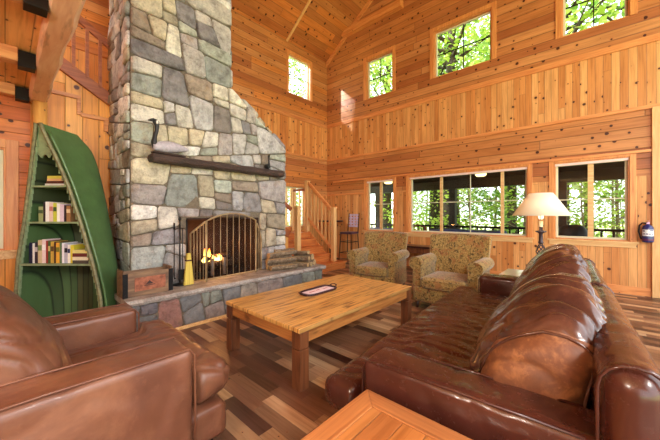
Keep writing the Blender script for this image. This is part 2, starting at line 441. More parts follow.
# ---------------------------------------------------------------- windows
def WB(mb, pl, u0, u1, d0, d1, z0, z1, m=0):
    if pl[0] == 'x': mb.box(pl[1]+d0, u0, z0, pl[1]+d1, u1, z1, m)
    else: mb.box(u0, pl[1]+d0, z0, u1, pl[1]+d1, z1, m)
wn = 1
def window(pl, u0, u1, z0, z1, mull=(), bars=(), hbars=(), casing=.075, sill=True, depth=.1, fr='vinyl', ms='paley', bar='vinyl', rail=False, cm='palez', thin=.018, mw=.035):
    global wn
    w = bpy.data.objects.new('window_%d' % wn, None); wn += 1; C.objects.link(w); w['kind'] = 'structure'
    c = MB()
    WB(c, pl, u0-casing, u0, -.022, .0, z0, z1+casing); WB(c, pl, u1, u1+casing, -.022, .0, z0, z1+casing)
    WB(c, pl, u0, u1, -.024, 0, z1, z1+casing)
    WB(c, pl, u0, u0+.018, 0, depth+.05, z0, z1); WB(c, pl, u1-.018, u1, 0, depth+.05, z0, z1)
    WB(c, pl, u0+.018, u1-.018, 0, depth+.05, z1-.018, z1); WB(c, pl, u0+.018, u1-.018, 0, depth+.05, z0, z0+.018)
    c.build('casing', M_['trimz'], w, .003)
    if sill:
        s = MB(); WB(s, pl, u0-casing-.03, u1+casing+.03, -.05, 0, z0-.03, z0); WB(s, pl, u0-casing, u1+casing, -.022, 0, z0-.10, z0-.03)
        s.build('sill', M_['paley'], w, .004)
    f = MB(); a, b, lo, hi = u0+.018, u1-.018, z0+.018, z1-.018; t = .035; d = depth
    WB(f, pl, a, a+t, d-.02, d+.02, lo, hi); WB(f, pl, b-t, b, d-.02, d+.02, lo, hi)
    WB(f, pl, a+t, b-t, d-.02, d+.02, lo, lo+t); WB(f, pl, a+t, b-t, d-.02, d+.02, hi-t, hi)
    f.build('sash_frame', M_[fr], w, .003)
    for q in mull:
        s = MB(); WB(s, pl, q-mw, q+mw, d-.03, d+.025, lo+t, hi-t); s.build('mullion', M_[ms], w, .003)
    if bars or hbars:
        g = MB()
        for q in bars: WB(g, pl, q-thin/2, q+thin/2, d-.008, d+.008, lo+t, hi-t)
        for q in hbars: WB(g, pl, a+t, b-t, d-.0085, d+.0085, q-thin/2, q+thin/2)
        g.build('glazing_bars', M_[bar], w)
    p = MB(); q = [(a+t*.5, lo+t*.5), (b-t*.5, lo+t*.5), (b-t*.5, hi-t*.5), (a+t*.5, hi-t*.5)]
    p.add([(pl[1]+d, u, z) if pl[0] == 'x' else (u, pl[1]+d, z) for u, z in q], [(0,1,2,3)]); p.build('pane', M_['glass'], w)
    if rail:
        s = MB(); WB(s, pl, u0+.005, u1-.005, .0, .05, z1-.06, z1-.01); s.build('blind_rail', M_['blind'], w, .005)
    return w
X_ = ('x', WX)
window(X_, 3.95, 4.82, *ZL, mull=(4.39,), hbars=(1.60,), rail=True)
window(X_, .98, 3.51, *ZL, mull=(2.72, 1.44), bars=(2.07,), hbars=(1.60,), rail=True, mw=.03)
window(X_, -.42, .57, *ZL, mull=(.06,), hbars=(1.58,), rail=True, mw=.04)
window(X_, 3.98, 4.83, *ZU, bars=(4.41,), hbars=(5.13,), bar='steel', sill=False, casing=.09)
window(X_, 1.62, 2.87, *ZU, bars=(2.22,), hbars=(5.13,), bar='steel', sill=False, casing=.09)
window(X_, -.42, .46, *ZU, bars=(.02,), hbars=(5.13,), bar='steel', sill=False, casing=.09)
window(('y', WY), 5.3, 6.15, 4.72, 5.84, bars=(), hbars=(5.3,), bar='steel', sill=False, casing=.07)
window(('y', WY), 4.95, 5.95, .95, 2.12, mull=(5.15, 5.31, 5.47, 5.63, 5.79), hbars=(), mw=.02, sill=False)
window(('y', LY), -.96, .005, .9, 2.06, mull=(-.5,), depth=.05, casing=.10, cm='trimz', ms='trimz')
# window sill ledge that runs on under the last window towards the extinguisher
mb = MB(); mb.box(WX-.045, -.66, 2.30, WX, 6.05, 2.345); trim(mb, M_['trimy'])

# ---------------------------------------------------------------- loft, beam, joists, post
mb = MB(); mb.box(-3, -1, 2.765, .24, 4.975, 2.84)
tag(mb.build('loft_floor', M_['loft']), 'pine plank underside of the loft above the canoe bookcase corner', 'loft floor')
lab = ['loft joist with a dark metal hanger at the top edge of the photo', 'middle loft joist seen in the corner with a dark metal hanger',
       'loft joist close to the plank wall above the window', 'loft joist nearest to the entry side']
for i, y in enumerate((2.66, 3.80, 4.88, 1.5)):
    t = thing('loft_joist', ['loft joist ending in a big black hanger at the upper picture edge', 'loft joist ending in a dark hanger, second one out from the plank wall',
        'loft joist running against the plank wall over the small side window', 'loft joist overhead, farther out than the three others'][i], 'joist', (0, 0, 0), 0, 'joists under the loft')
    mb = MB(); mb.box(-3, y-.06, 2.645, .075, y+.06, 2.765); mb.build('timber', M_['joist'], t, .006)
    mb = MB(); mb.box(.075, y-.055, 2.61, .186, y+.055, 2.75); mb.build('hanger', M_['steel'], t, .004)
# adzed log beam: faceted and slightly wavy
mb = MB(); pts = []
NS = 30; prof = [(.185, 2.66), (.20, 2.63), (.315, 2.625), (.34, 2.66), (.345, 2.92), (.32, 2.97), (.22, 2.97), (.185, 2.93)]
rb = random.Random(3)
for i in range(NS+1):
    y = -1 + (4.95+1)*i/NS
    dx, dz = rb.uniform(-.008, .008), rb.uniform(-.008, .008)
    for (x, z) in prof: pts.append((x+(dx if x > .25 else 0)+rb.uniform(-.003, .003), y, z+dz*(z < 2.8)))
n = len(prof)
mb.add(pts, [(i*n+j, (i+1)*n+j, (i+1)*n+(j+1) % n, i*n+(j+1) % n) for i in range(NS) for j in range(n)] + [tuple(range(n)), tuple(range(NS*n, NS*n+n))[::-1]], 0, False)
tag(mb.build('log_beam', M_['beam']), 'thick hewn log beam carrying the loft edge overhead', 'beam')
mb = MB(); mb.tube([(.275, 4.87, z) for z in (0, .6, 1.3, 2.0, 2.64)], [.078, .075, .071, .068, .066], 18)
tag(mb.build('log_post', M_['post']), 'peeled round log post under the beam, behind the canoe bookcase', 'post')

# ---------------------------------------------------------------- staircase
st = thing('staircase', 'pine staircase with landing, rising behind the stone chimney to the loft', 'staircase')
treads = [(4.55, 0.0, .17), (4.85, .17, .36), (5.09, .36, .53), (5.33, .53, .69), (5.57, .69, .85)]
for i, (y, z0, z1) in enumerate(treads):
    yn = treads[i+1][0] if i < 4 else 6.345
    x0, x1 = (4.1, 5.62) if i == 0 else (4.26, 5.38)
    if i == 4: x0 = 4.16
    r = MB(); r.box(x0, y+.015, z0, x1, y+.035, z1-.035); r.build('riser', M_['stairx'], st)
    r = MB(); r.box(x0-(.0 if i else .02), y-.01, z1-.035, x1+(.0 if i else .02), yn+.03 if i < 4 else yn, z1); r.build('tread' if i < 4 else 'landing', M_['stairx'], st, .006)
mb = MB(); mb.prism([(4.86, .0), (4.86, .20), (5.62, .88), (6.34, .88), (6.34, 0)], 5.385, 5.42, 'x'); mb.build('skirt_board', M_['trimz'], st)
mb = MB(); mb.prism([(4.57, .0), (4.57, .13), (4.84, .13), (4.84, 0)], 5.58, 5.62, 'x'); mb.build('skirt_board', M_['trimz'], st)
def newel(x, y, z0, z1, s=.052):
    n = MB(); n.box(x-s, y-s, z0, x+s, y+s, z1-.03); n.box(x-s-.012, y-s-.012, z1-.03, x+s+.012, y+s+.012, z1); n.build('newel_post', M_['palez'], st, .005)
newel(5.40, 4.76, .17, 1.49); newel(4.23, 4.76, .17, 1.49); newel(5.40, 5.70, .85, 2.21); newel(5.40, 6.27, .85, 2.05, .035)
def rail(p, q, w, h, name='handrail', mat='rail'):
    p, q = Vector(p), Vector(q); d = (q-p).normalized(); side = d.cross(Vector((0,0,1))).normalized(); up = side.cross(d)
    vs = [e + side*a + up*b for e in (p, q) for a, b in ((-w/2,-h/2), (w/2,-h/2), (w/2,h/2), (-w/2,h/2))]
    m = MB(); m.add(vs, [(0,1,2,3)[::-1], (4,5,6,7), (0,1,5,4), (1,2,6,5), (2,3,7,6), (3,0,4,7)]); m.build(name, M_[mat], st, .006)
rail((5.40, 4.80, 1.40), (5.40, 5.66, 2.16), .06, .075, mat='trimy'); rail((5.40, 4.80, .46), (5.40, 5.66, 1.22), .045, .06, 'bottom_rail', 'trimy')
for i in range(6):
    f = (i+.7)/6.4; y = 4.80+.86*f
    b = MB(); b.box(5.382, y-.018, .48+.76*f, 5.418, y+.018, 1.38+.76*f); b.build('baluster', M_['palez'], st)
rail((5.40, 5.75, 1.98), (5.40, 6.24, 1.98), .05, .06)
# landing rail in front of the tall window: the window has its own slender bars
# upper flight: stringer slope .63, going -x behind the chimney
sl = (3.16-.85)/(4.15-.48)
def us(x): return .85 + (4.15-x)*sl
rail((4.15, 4.955, us(4.15)+.03), (.42, 4.955, us(.42)+.03), .05, .15, 'stringer')
rail((4.20, 4.94, 1.42), (.50, 4.94, us(.50)+.78), .05, .085)
for i in range(26):
    x = .585 + i*.135
    b = MB(); b.box(x-.017, 4.92, us(x)+.09, x+.017, 4.96, us(x)+.745); b.build('baluster', M_['rail'], st)
NT_ = 14
for i in range(NT_):
    x = 4.15 - i*.262; z = .85 + (i+1)*.165
    r = MB(); r.box(x-.29, 5.06, z-.035, x, 6.3, z); r.box(x-.03, 5.06, z-.165, x-.01, 6.3, z-.035); r.build('tread', M_['stairx'], st)
# ---------------------------------------------------------------- stone masonry
STONES = [S(180,174,168), S(150,146,146), S(196,190,180), S(176,164,142), S(142,138,140), S(208,204,200), S(186,174,150), S(164,160,156),
          S(130,122,118), S(186,176,154), S(176,174,174), S(206,200,184), S(150,136,122), S(170,174,162), S(158,162,156), S(168,160,158), S(214,210,204)]
def clip(poly, a, b, c):
    """keep a*x+b*y<=c"""
    out = []; n = len(poly)
    for i in range(n):
        p, q = poly[i], poly[(i+1) % n]; dp, dq = a*p[0]+b*p[1]-c, a*q[0]+b*q[1]-c
        if dp <= 0: out.append(p)
        if dp*dq < 0:
            t = dp/(dp-dq); out.append((p[0]+(q[0]-p[0])*t, p[1]+(q[1]-p[1])*t))
    return out
def area(p): return .5*sum(p[i][0]*p[(i+1) % len(p)][1]-p[(i+1) % len(p)][0]*p[i][1] for i in range(len(p))) if len(p) > 2 else 0
def inset(poly, d):
    """shrink a convex ccw polygon"""
    out = poly; n = len(poly)
    for i in range(n):
        p, q = poly[i], poly[(i+1) % n]; L = math.hypot(q[0]-p[0], q[1]-p[1])
        if L < 1e-6: continue
        nx, ny = (q[1]-p[1])/L, -(q[0]-p[0])/L
        out = clip(out, nx, ny, nx*p[0]+ny*p[1]-d)
        if len(out) < 3: return []
    return out
def chaikin(poly, f=.16):
    out = []; n = len(poly)
    for i in range(n):
        p, q = poly[i], poly[(i+1) % n]
        out += [(p[0]+(q[0]-p[0])*f, p[1]+(q[1]-p[1])*f), (p[0]+(q[0]-p[0])*(1-f), p[1]+(q[1]-p[1])*(1-f))]
    return out
def dedupe(poly, e=.012):
    out = []
    for p in poly:
        if not out or math.hypot(p[0]-out[-1][0], p[1]-out[-1][1]) > e: out.append(p)
    while len(out) > 2 and math.hypot(out[0][0]-out[-1][0], out[0][1]-out[-1][1]) < e: out.pop()
    return out
def stones(mb, P, region, rows=(.13, .31), wide=(.15, .48), holes=(), seed=1, gap=.006, depth=(.02, .055), pal=STONES):
    """P(u,v,d)->world; region convex ccw polygon in uv; holes: rects (u0,v0,u1,v1)"""
    rg = random.Random(seed); amax = wide[1]*rows[1]; cells = []
    def split(poly, lim):
        A = abs(area(poly))
        if A < lim: cells.append(poly); return
        us = [p[0] for p in poly]; vs_ = [p[1] for p in poly]; w, h = max(us)-min(us), max(vs_)-min(vs_)
        cx, cy = (max(us)+min(us))/2, (max(vs_)+min(vs_))/2; t = rg.gauss(0, .14)
        if w > h*1.22: nx, ny = cos(t), sin(t); c = (cx+rg.uniform(-.16, .16)*w)*nx+cy*ny
        else: nx, ny = sin(t), cos(t); c = cx*nx+(cy+rg.uniform(-.16, .16)*h)*ny
        for q in (clip(poly, nx, ny, c), clip(poly, -nx, -ny, -c)):
            if len(q) > 2: split(q, lim if A > .6 else amax*rg.choice((.25, .35, .5, .7, 1.0, 1.5)))
    split(list(region), amax)
    for cell in cells:
        for (a, b, c, d) in holes:
            cu = [p[0] for p in cell]; cv = [p[1] for p in cell]
            if max(cu) > a and min(cu) < c and max(cv) > b and min(cv) < d:
                opts = [clip(cell, 1, 0, a), clip(cell, -1, 0, -c), clip(cell, 0, -1, -d)]
                cell = max(opts, key=lambda q: abs(area(q)))
        if len(cell) < 3 or abs(area(cell)) < .0035: continue
        if area(cell) < 0: cell = cell[::-1]
        cell = dedupe(cell, .02)
        if len(cell) < 3: continue
        cell = inset(cell, gap)
        if len(cell) < 3: continue
        cell = dedupe(chaikin(cell, .10), .003)
        mid = inset(cell, .010); top = inset(cell, .026)
        if len(cell) < 3 or area(cell) < .002: continue
        cx, cy = sum(p[0] for p in cell)/len(cell), sum(p[1] for p in cell)/len(cell)
        dd = rg.uniform(*depth); gx, gy = rg.uniform(-.10,.10), rg.uniform(-.10,.10)
        def rel(p, k): return (cx+(p[0]-cx)*k, cy+(p[1]-cy)*k)
        sz = sqrt(area(cell)); k1 = 1-.010/sz*1.4; k2 = 1-.030/sz*1.4
        rings = []
        for k, f in ((1, 0), (1, .45), (k1, .8), (max(.3, k2), 1.0)):
            rings.append([P(*rel(p, k), dd*f + f*(gx*(p[0]-cx)+gy*(p[1]-cy)) if f else 0) for p in cell])
        n = len(cell); vs = [q for r in rings for q in r] + [P(cx, cy, dd*1.12)]
        fs = [(a*n+b, a*n+(b+1) % n, (a+1)*n+(b+1) % n, (a+1)*n+b) for a in range(3) for b in range(n)]
        fs += [(3*n+b, 3*n+(b+1) % n, 4*n) for b in range(n)]
        base = rg.choice(pal); br = rg.uniform(.84, 1.32)
        mb.add(vs, fs, 0, True, (base[0]*br, base[1]*br, base[2]*br, 1))
# ---------------------------------------------------------------- chimney
CX0, CX1, CXU, CY, CT = .97, 3.26, 2.24, 4.0, 7.2
ch = thing('stone_fireplace', 'tall grey and tan fieldstone fireplace and chimney with a raised hearth', 'fireplace')
core = MB()
FX0, FX1, FZ0, FZ1 = 1.60, 2.72, .40, 1.26
for a in ((CX0, 0, FX0, 3.15), (FX1, 0, CXU+.0, 0)):
    pass
e = .004
core.box(CX0+e, CY, 0, FX0, 4.96, FZ1); core.box(FX1, CY, 0, CX1-e, 4.96, FZ1)
core.box(FX0, CY, 0, FX1, 4.96, FZ0)
core.box(FX0, 4.62, FZ0, FX1, 4.96, FZ1)
core.prism([(CX0+e, FZ1), (CX1-e, FZ1), (CX1-e, 2.42), (CXU-e, 3.14), (CXU-e, CT), (CX0+e, CT)], CY, 4.96, 'y')
core.build('masonry_core', M_['mortar'], ch)
fb = MB()
fb.add([(FX0, CY+.0, FZ0), (FX0, 4.62, FZ0), (FX0, 4.62, FZ1), (FX0, CY, FZ1)], [(0,1,2,3)])
fb.box(FX0, CY-.0, FZ0, FX0+.02, 4.6, FZ1); fb.box(FX1-.02, CY, FZ0, FX1, 4.6, FZ1); fb.box(FX0, 4.58, FZ0, FX1, 4.62, FZ1); fb.box(FX0, CY, FZ0, FX1, 4.6, FZ0+.012); fb.box(FX0, CY, FZ1-.02, FX1, 4.6, FZ1)
fb.build('firebox', M_['soot'], ch)
front = lambda u, v, d: (u, CY-d, v)
sm = MB()
stones(sm, front, [(CX0, .42), (CX1, .42), (CX1, 2.42), (CXU, 3.16), (CX0, 3.16)], holes=[(FX0-.01, .40, FX1+.01, FZ1+.01)], seed=11)
stones(sm, front, [(CX0, 3.16), (CXU, 3.16), (CXU, CT), (CX0, CT)], rows=(.16, .34), wide=(.2, .48), seed=12)
side = lambda u, v, d: (CX0-d, 4.96-u, v)
stones(sm, side, [(0, 0), (.95, 0), (.95, CT), (0, CT)], rows=(.10, .26), wide=(.12, .36), seed=13, depth=(.012, .03))
rs = lambda u, v, d: (CX1+d, CY+.01+u, v)
stones(sm, rs, [(0, 0), (.94, 0), (.94, 2.4), (0, 2.4)], seed=14, depth=(.012, .03))
ru = lambda u, v, d: (CXU+d, CY+.01+u, v)
stones(sm, ru, [(0, 3.2), (.94, 3.2), (.94, CT), (0, CT)], seed=15, depth=(.012, .03))
# stones along the sloping shoulder
sx, sz = CX1-CXU, 2.42-3.14; L = sqrt(sx*sx+sz*sz)
sh = lambda u, v, d: (CXU+sx*u/L - sz/L*d, CY-.03+v, 3.14+sz*u/L + sx/L*d)
stones(sm, sh, [(0, 0), (L, 0), (L, .95), (0, .95)], rows=(.3, .5), wide=(.14, .3), seed=16, depth=(.04, .09))
sm.build('stone_facing', M_['stone'], ch)
# hearth
HX0, HX1, HY = .82, 3.74, 3.55
hm = MB(); hm.box(HX0+.02, HY, 0, HX1-.02, CY-.004, .355); hm.build('hearth_base', M_['mortar'], ch)
hs = MB()
stones(hs, lambda u, v, d: (u, HY-d, v), [(HX0+.02, .0), (HX1-.02, .0), (HX1-.02, .355), (HX0+.02, .355)], rows=(.14, .24), wide=(.2, .5), seed=21, depth=(.012, .03),
       pal=[S(112,112,112), S(134,122,116), S(150,110,100), S(126,130,120), S(96,92,96), S(150,140,128)])
stones(hs, lambda u, v, d: (HX1-.02+d, HY+u, v), [(0, 0), (CY-HY, 0), (CY-HY, .355), (0, .355)], rows=(.12, .2), wide=(.14, .3), seed=22, depth=(.012, .03))
hs.build('hearth_stones', M_['stone'], ch)
sl_ = MB(); NX = 60; rr = random.Random(5); vs = []; prof = []
for i in range(NX+1):
    x = HX0 + (HX1+.03-HX0)*i/NX; j = rr.uniform(-.012, .012)
    vs += [(x, HY-.035+j+rr.uniform(-.006,.006), .358), (x, HY-.045+j, .385), (x, HY-.03+j, .418), (x, CY-.002, .420), (x, CY-.002, .358)]
sl_.add(vs, [(i*5+j, (i+1)*5+j, (i+1)*5+(j+1) % 5, i*5+(j+1) % 5)[::-1] for i in range(NX) for j in range(5)] + [(0,1,2,3,4), tuple(NX*5+j for j in range(5))[::-1]])
sl_.build('hearth_slab', M_['slab'], ch)
# ---------------------------------------------------------------- mantel
def bark():
    t = NT('dark_hewn_mantel'); n = t.noise(t.map(t.tc(), (3, 14, 14)), 3, 6, .7); n2 = t.noise(t.tc(), 40, 3, .7)
    c = t.ramp(n, [(.3, S(34,24,20)), (.55, S(66,46,38)), (.75, S(104,78,64))])
    return t.pbr(c, .55, t.bump(t.m('ADD', n, t.m('MULTIPLY', n2, .5)), 1.0, .02))
M_['bark'] = bark()
mb = MB()
mb.soft(1.135, 3.77, 1.925, 3.09, 3.965, 2.02, .03, (60, 8, 6), fn=lambda p, n: .012*noise.noise(Vector((p.x*7, p.y*20, p.z*20))) + .006*noise.noise(p*45))
tag(mb.build('mantel_beam', M_['bark']), 'dark rough-hewn wooden mantel shelf across the stone chimney', 'mantel')
# ---------------------------------------------------------------- goose decoys on the mantel
def goose(loc, s, label, body, bodymat, rz=0, hi=False):
    g = thing('goose_decoy', label, 'decoy', loc, rz, None)
    b = MB(); pts = []; rad = []
    for i in range(15):
        f = i/14; pts.append((-.10+.44*f, 0, .075+.02*sin(f*3)+(.03*f*f))); rad.append(.008+.075*sin(pi*min(1, f*.93+.07))**.7*(1-.35*f))
    b.tube([Vector(p)*s for p in pts], [r*s for r in rad], 14)
    b.build('body', bodymat, g)
    n = MB(); np_ = [(-.06,0,.07), (-.085,0,.13), (-.075,0,.20), (-.055,0,.27), (-.05,0,.33), (-.06,0,.37), (-.085,0,.392)]
    n.tube([Vector(p)*s for p in np_], [.042*s, .032*s, .024*s, .021*s, .024*s, .033*s, .026*s], 12)
    n.tube([Vector(p)*s for p in ((-.085,0,.392), (-.115,0,.385), (-.15,0,.375))], [.024*s, .017*s, .006*s], 10)
    n.build('neck', M_['decoy_black'], g)
    if hi:
        for sy in (-1, 1): c = MB(); c.soft(-.075*s, sy*.024*s-.010*s, .345*s, -.045*s, sy*.024*s+.010*s, .392*s, .02*s, (4,4,4)); c.build('cheek_patch', M_['decoy_white'], g)
        t = MB(); t.box(-.10*s, -.05*s, .0, .28*s, .05*s, .022*s); t.build('stand', M_['bark'], g, .004)
    return g
M_['decoy_black'] = plain('decoy_black', S(26,24,26), .5); M_['decoy_white'] = plain('decoy_white', S(226,220,214), .6)
M_['decoy_grey'] = plain('decoy_grey', S(176,168,178), .55, var=.2, scale=30)
goose((1.25, 3.84, 2.027), .98, 'carved goose decoy with pale grey body on the chimney end of the mantel', 0, M_['decoy_grey'], .12, True)
goose((2.80, 3.85, 2.022), .56, 'small black goose decoy on the mantel end towards the stairs', 0, M_['decoy_black'], 1.2)
# ---------------------------------------------------------------- fire screen, fire, grate
ZH = .421
sc = thing('fire_screen', 'black iron folding fire screen with arched centre and brass trim before the fire', 'fire screen', (0,0,0))
M_['brass'] = plain('antique_brass', S(160,140,104), .45, .4, var=.25)
def mesh_mat():
    t = NT('screen_mesh'); b = t.n('ShaderNodeBsdfTransparent'); d = t.n('ShaderNodeBsdfDiffuse'); d.inputs[0].default_value = S(40,34,30)
    mx = t.n('ShaderNodeMixShader'); mx.inputs[0].default_value = .42; t.l(b.outputs[0], mx.inputs[1]); t.l(d.outputs[0], mx.inputs[2]); t.l(mx.outputs[0], t.out.inputs[0]); return t.mat
M_['mesh'] = mesh_mat()
def panel(x0, x1, y0, y1, h0, h1, arch, nb):
    """upright screen panel from (x0,y0) to (x1,y1); top heights h0->h1 plus arch rise"""
    P = lambda f, z, d=0: (x0+(x1-x0)*f, y0+(y1-y0)*f+d, z)
    top = lambda f: ZH + h0+(h1-h0)*f + arch*(1-(2*f-1)**2)
    fr = MB()
    loop = [P(0, ZH+.03)] + [P(i/16, top(i/16)) for i in range(17)] + [P(1, ZH+.03)]
    fr.tube(loop + [P(0, ZH+.03)], .012, 8); 
    fr.tube([P(0, ZH+.004), P(0, ZH+.04)], .011, 8); fr.tube([P(1, ZH+.004), P(1, ZH+.04)], .011, 8)
    fr.build('frame', M_['brass'], sc)
    for i in range(1, nb):
        b = MB(); b.tube([P(i/nb, ZH+.03, -.006), P(i/nb, top(i/nb), -.006)], .0055, 6); b.build('bar', M_['brass'], sc)
    me = MB(); vs = []
    for i in range(17): vs += [P(i/16, ZH+.03, .006), P(i/16, top(i/16), .006)]
    me.add(vs, [(2*i, 2*i+2, 2*i+3, 2*i+1) for i in range(16)]); me.build('mesh_panel', M_['mesh'], sc)
panel(1.775, 2.575, 3.79, 3.86, .80, .80, .10, 8)
panel(1.615, 1.765, 3.90, 3.78, .64, .80, .0, 5)
panel(2.59, 2.74, 3.87, 3.95, .76, .50, .03, 3)
gr = thing('fire_grate', 'iron grate with upright andirons holding the burning logs', 'grate')
mb = MB()
for x in (1.92, 2.08, 2.24, 2.40): mb.tube([(x, 4.08, ZH+.20), (x, 4.08, ZH+.10), (x, 4.40, ZH+.10), (x, 4.42, ZH+.2)], .011, 6)
for y in (4.12, 4.36): mb.tube([(1.88, y, ZH+.09), (2.44, y, ZH+.09)], .01, 6)
for x in (1.90, 2.42):
    for y in (4.12, 4.36): mb.tube([(x, y, ZH+.011), (x, y, ZH+.09)], .009, 6)
mb.build('basket', M_['iron'], gr)
for x in (1.98, 2.16):
    mb = MB(); mb.tube([(x, 4.05, ZH+.012), (x, 4.05, ZH+.26)], .022, 10); mb.build('andiron', plain('pale_andiron', S(170,160,150), .5, .3), gr)
M_['char'] = plain('charred_log', S(60,42,34), .9, var=.6, scale=18, bump=.4)
for i, (a, b, r, lb) in enumerate((((1.86,4.16,ZH+.15), (2.38,4.20,ZH+.15), .05, 'charred log at the front of the grate'), ((1.90,4.30,ZH+.16), (2.44,4.32,ZH+.16), .055, 'charred log at the back of the grate'), ((1.92,4.22,ZH+.235), (2.36,4.27,ZH+.26), .045, 'charred log lying on top of the burning pile'))):
    mb = MB(); mb.tube([a, ((a[0]+b[0])/2, (a[1]+b[1])/2+.01, (a[2]+b[2])/2), b], [r, r*1.08, r*.95], 12); tag(mb.build('burning_log', M_['char']), lb, 'log', 'burning logs')
def flame_mat():
    t = NT('flame'); z = t.sep(t.tc('Generated'))[2]
    c = t.ramp(z, [(0, (1,.62,.16,1)), (.45, (1,.40,.06,1)), (1, (.9,.12,.01,1))])
    e = t.n('ShaderNodeEmission'); t.l(c, e.inputs[0]); e.inputs[1].default_value = 9
    tr = t.n('ShaderNodeBsdfTransparent'); mx = t.n('ShaderNodeMixShader'); lw = t.n('ShaderNodeLayerWeight'); lw.inputs[0].default_value = .35
    t.l(t.m('SUBTRACT', 1.0, t.m('MULTIPLY', lw.outputs['Facing'], .9)), mx.inputs[0]); t.l(tr.outputs[0], mx.inputs[1]); t.l(e.outputs[0], mx.inputs[2]); t.l(mx.outputs[0], t.out.inputs[0]); return t.mat
mb = MB(); rf = random.Random(4)
for i in range(9):
    x = 1.92+.030*i+rf.uniform(-.01,.01); y = 4.2+rf.uniform(-.05,.06); h = rf.uniform(.06, .12)*(1.7 if i in (2, 3) else 1); w = rf.uniform(.026, .042)
    mb.tube([(x, y, ZH+.2), (x+rf.uniform(-.012,.012), y, ZH+.2+h*.3), (x+rf.uniform(-.02,.02), y, ZH+.2+h*.65), (x+rf.uniform(-.03,.03), y, ZH+.2+h)], [w*.7, w, w*.6, .002], 8)
o = mb.build('flames', flame_mat()); tag(o, 'orange flames burning over the grate in the fireplace', 'fire', kind='stuff')
# ---------------------------------------------------------------- fire tools and broom
ft = thing('fire_tool_stand', 'black iron fireplace tool stand beside the fire screen', 'fireplace tools', (1.475, 3.88, ZH))
mb = MB(); mb.lathe([(0,0), (.085,0), (.085,.012), (.03,.022), (.012,.03), (0, .03)], n=20); mb.build('base', M_['iron'], ft)
mb = MB(); mb.tube([(0,0,.02), (0,0,.80)], .009, 8); mb.tube([(0,0,.80), (0,0,.83), (0,0,.855)], [.008, .022, .004], 10); mb.tube([(-.07,0,.70), (0,.0,.715), (.07,0,.70)], .006, 6); mb.build('pole', M_['iron'], ft)
mb = MB(); mb.tube([(-.07,-.01,.70), (-.072,-.012,.12)], .006, 6); mb.tube([(-.072,-.012,.12), (-.076,-.03,.09), (-.07,-.05,.10)], .006, 6); mb.tube([(-.07,-.01,.70), (-.07,-.01,.78)], .011, 8); mb.build('poker', M_['iron'], ft)
mb = MB(); mb.tube([(.02,-.03,.72), (.02,-.034,.2)], .006, 6); mb.box(-.03,-.05,.07,.06,-.035,.2); mb.build('shovel', M_['iron'], ft, .004)
br = thing('hearth_broom', 'straw hearth broom with a dark handle standing by the fire screen', 'broom', (1.545, 3.79, ZH))
mb = MB(); mb.tube([(.0,.02,.36), (-.015,.03,.82)], .009, 8); mb.build('handle', M_['iron'], br)
M_['straw'] = wood('broom_straw', S(226,206,96), S(176,146,58), 'Z', freq=160, rough=.8)
mb = MB(); mb.prism([(-.02,.40), (.02,.40), (.035,.28), (.06,.004), (-.06,.004), (-.035,.28)], -.02, .02, 'y'); mb.build('bristles', M_['straw'], br, .006)
mb = MB(); mb.box(-.036,-.024,.30,.036,.024,.318); mb.build('binding', M_['leather'], br)
# ---------------------------------------------------------------- crate
M_['crate'] = wood('crate_wood', S(142,112,82), S(96,72,54), 'X', freq=18, streak=.6, streakcol=S(70,46,36), rough=.6)
M_['crate_red'] = plain('faded_red_panel', S(150,90,64), .7, var=.45, scale=22)
cr = thing('wooden_crate', 'old open wooden crate with faded red stencil panel on the hearth', 'crate', (1.065, 3.775, ZH), .05)
W, D, H = .49, .21, .285
mb = MB(); mb.box(-W/2, -D/2, .0, W/2, -D/2+.016, H-.03); mb.build('front_panel', M_['crate'], cr, .002)
mb = MB(); mb.box(-W/2, D/2-.016, .0, W/2, D/2, H-.03); mb.build('back_panel', M_['crate'], cr, .002)
for sx in (-1, 1):
    mb = MB(); x = sx*(W/2-.01); mb.box(x-.01, -D/2-.001, .0, x+.01, D/2+.001, H); mb.build('end_panel', M_['crate'], cr, .002)
    mb = MB(); x = sx*(W/2-.018); mb.box(x-.024, -D/2-.004, .0, x+.024, -D/2-.0005, H-.03)
    for q in range(6): mb.tube([(x, -D/2-.002, .03+q*.04), (x, -D/2-.008, .03+q*.04)], .006, 8)
    mb.build('corner_strap', M_['iron'], cr)
mb = MB(); mb.box(-W/2+.02, -D/2+.016, .002, W/2-.02, D/2-.016, .014); mb.build('bottom', M_['crate'], cr)
mb = MB(); mb.box(-.14, -D/2-.0035, .055, .17, -D/2-.0005, .20); pn = mb.build('stencil_panel', M_['crate_red'], cr)
mb = MB(); mb.prism([(-.035,.118), (.045,.118), (.03,.13), (.014,.145), (.002,.158), (-.012,.143)], -D/2-.0065, -D/2-.0038, 'y'); mb.box(-.05, -D/2-.0065, .104, .06, -D/2-.0038, .111)
mb.build('emblem', plain('emblem_ink', S(58,38,34), .7), cr)
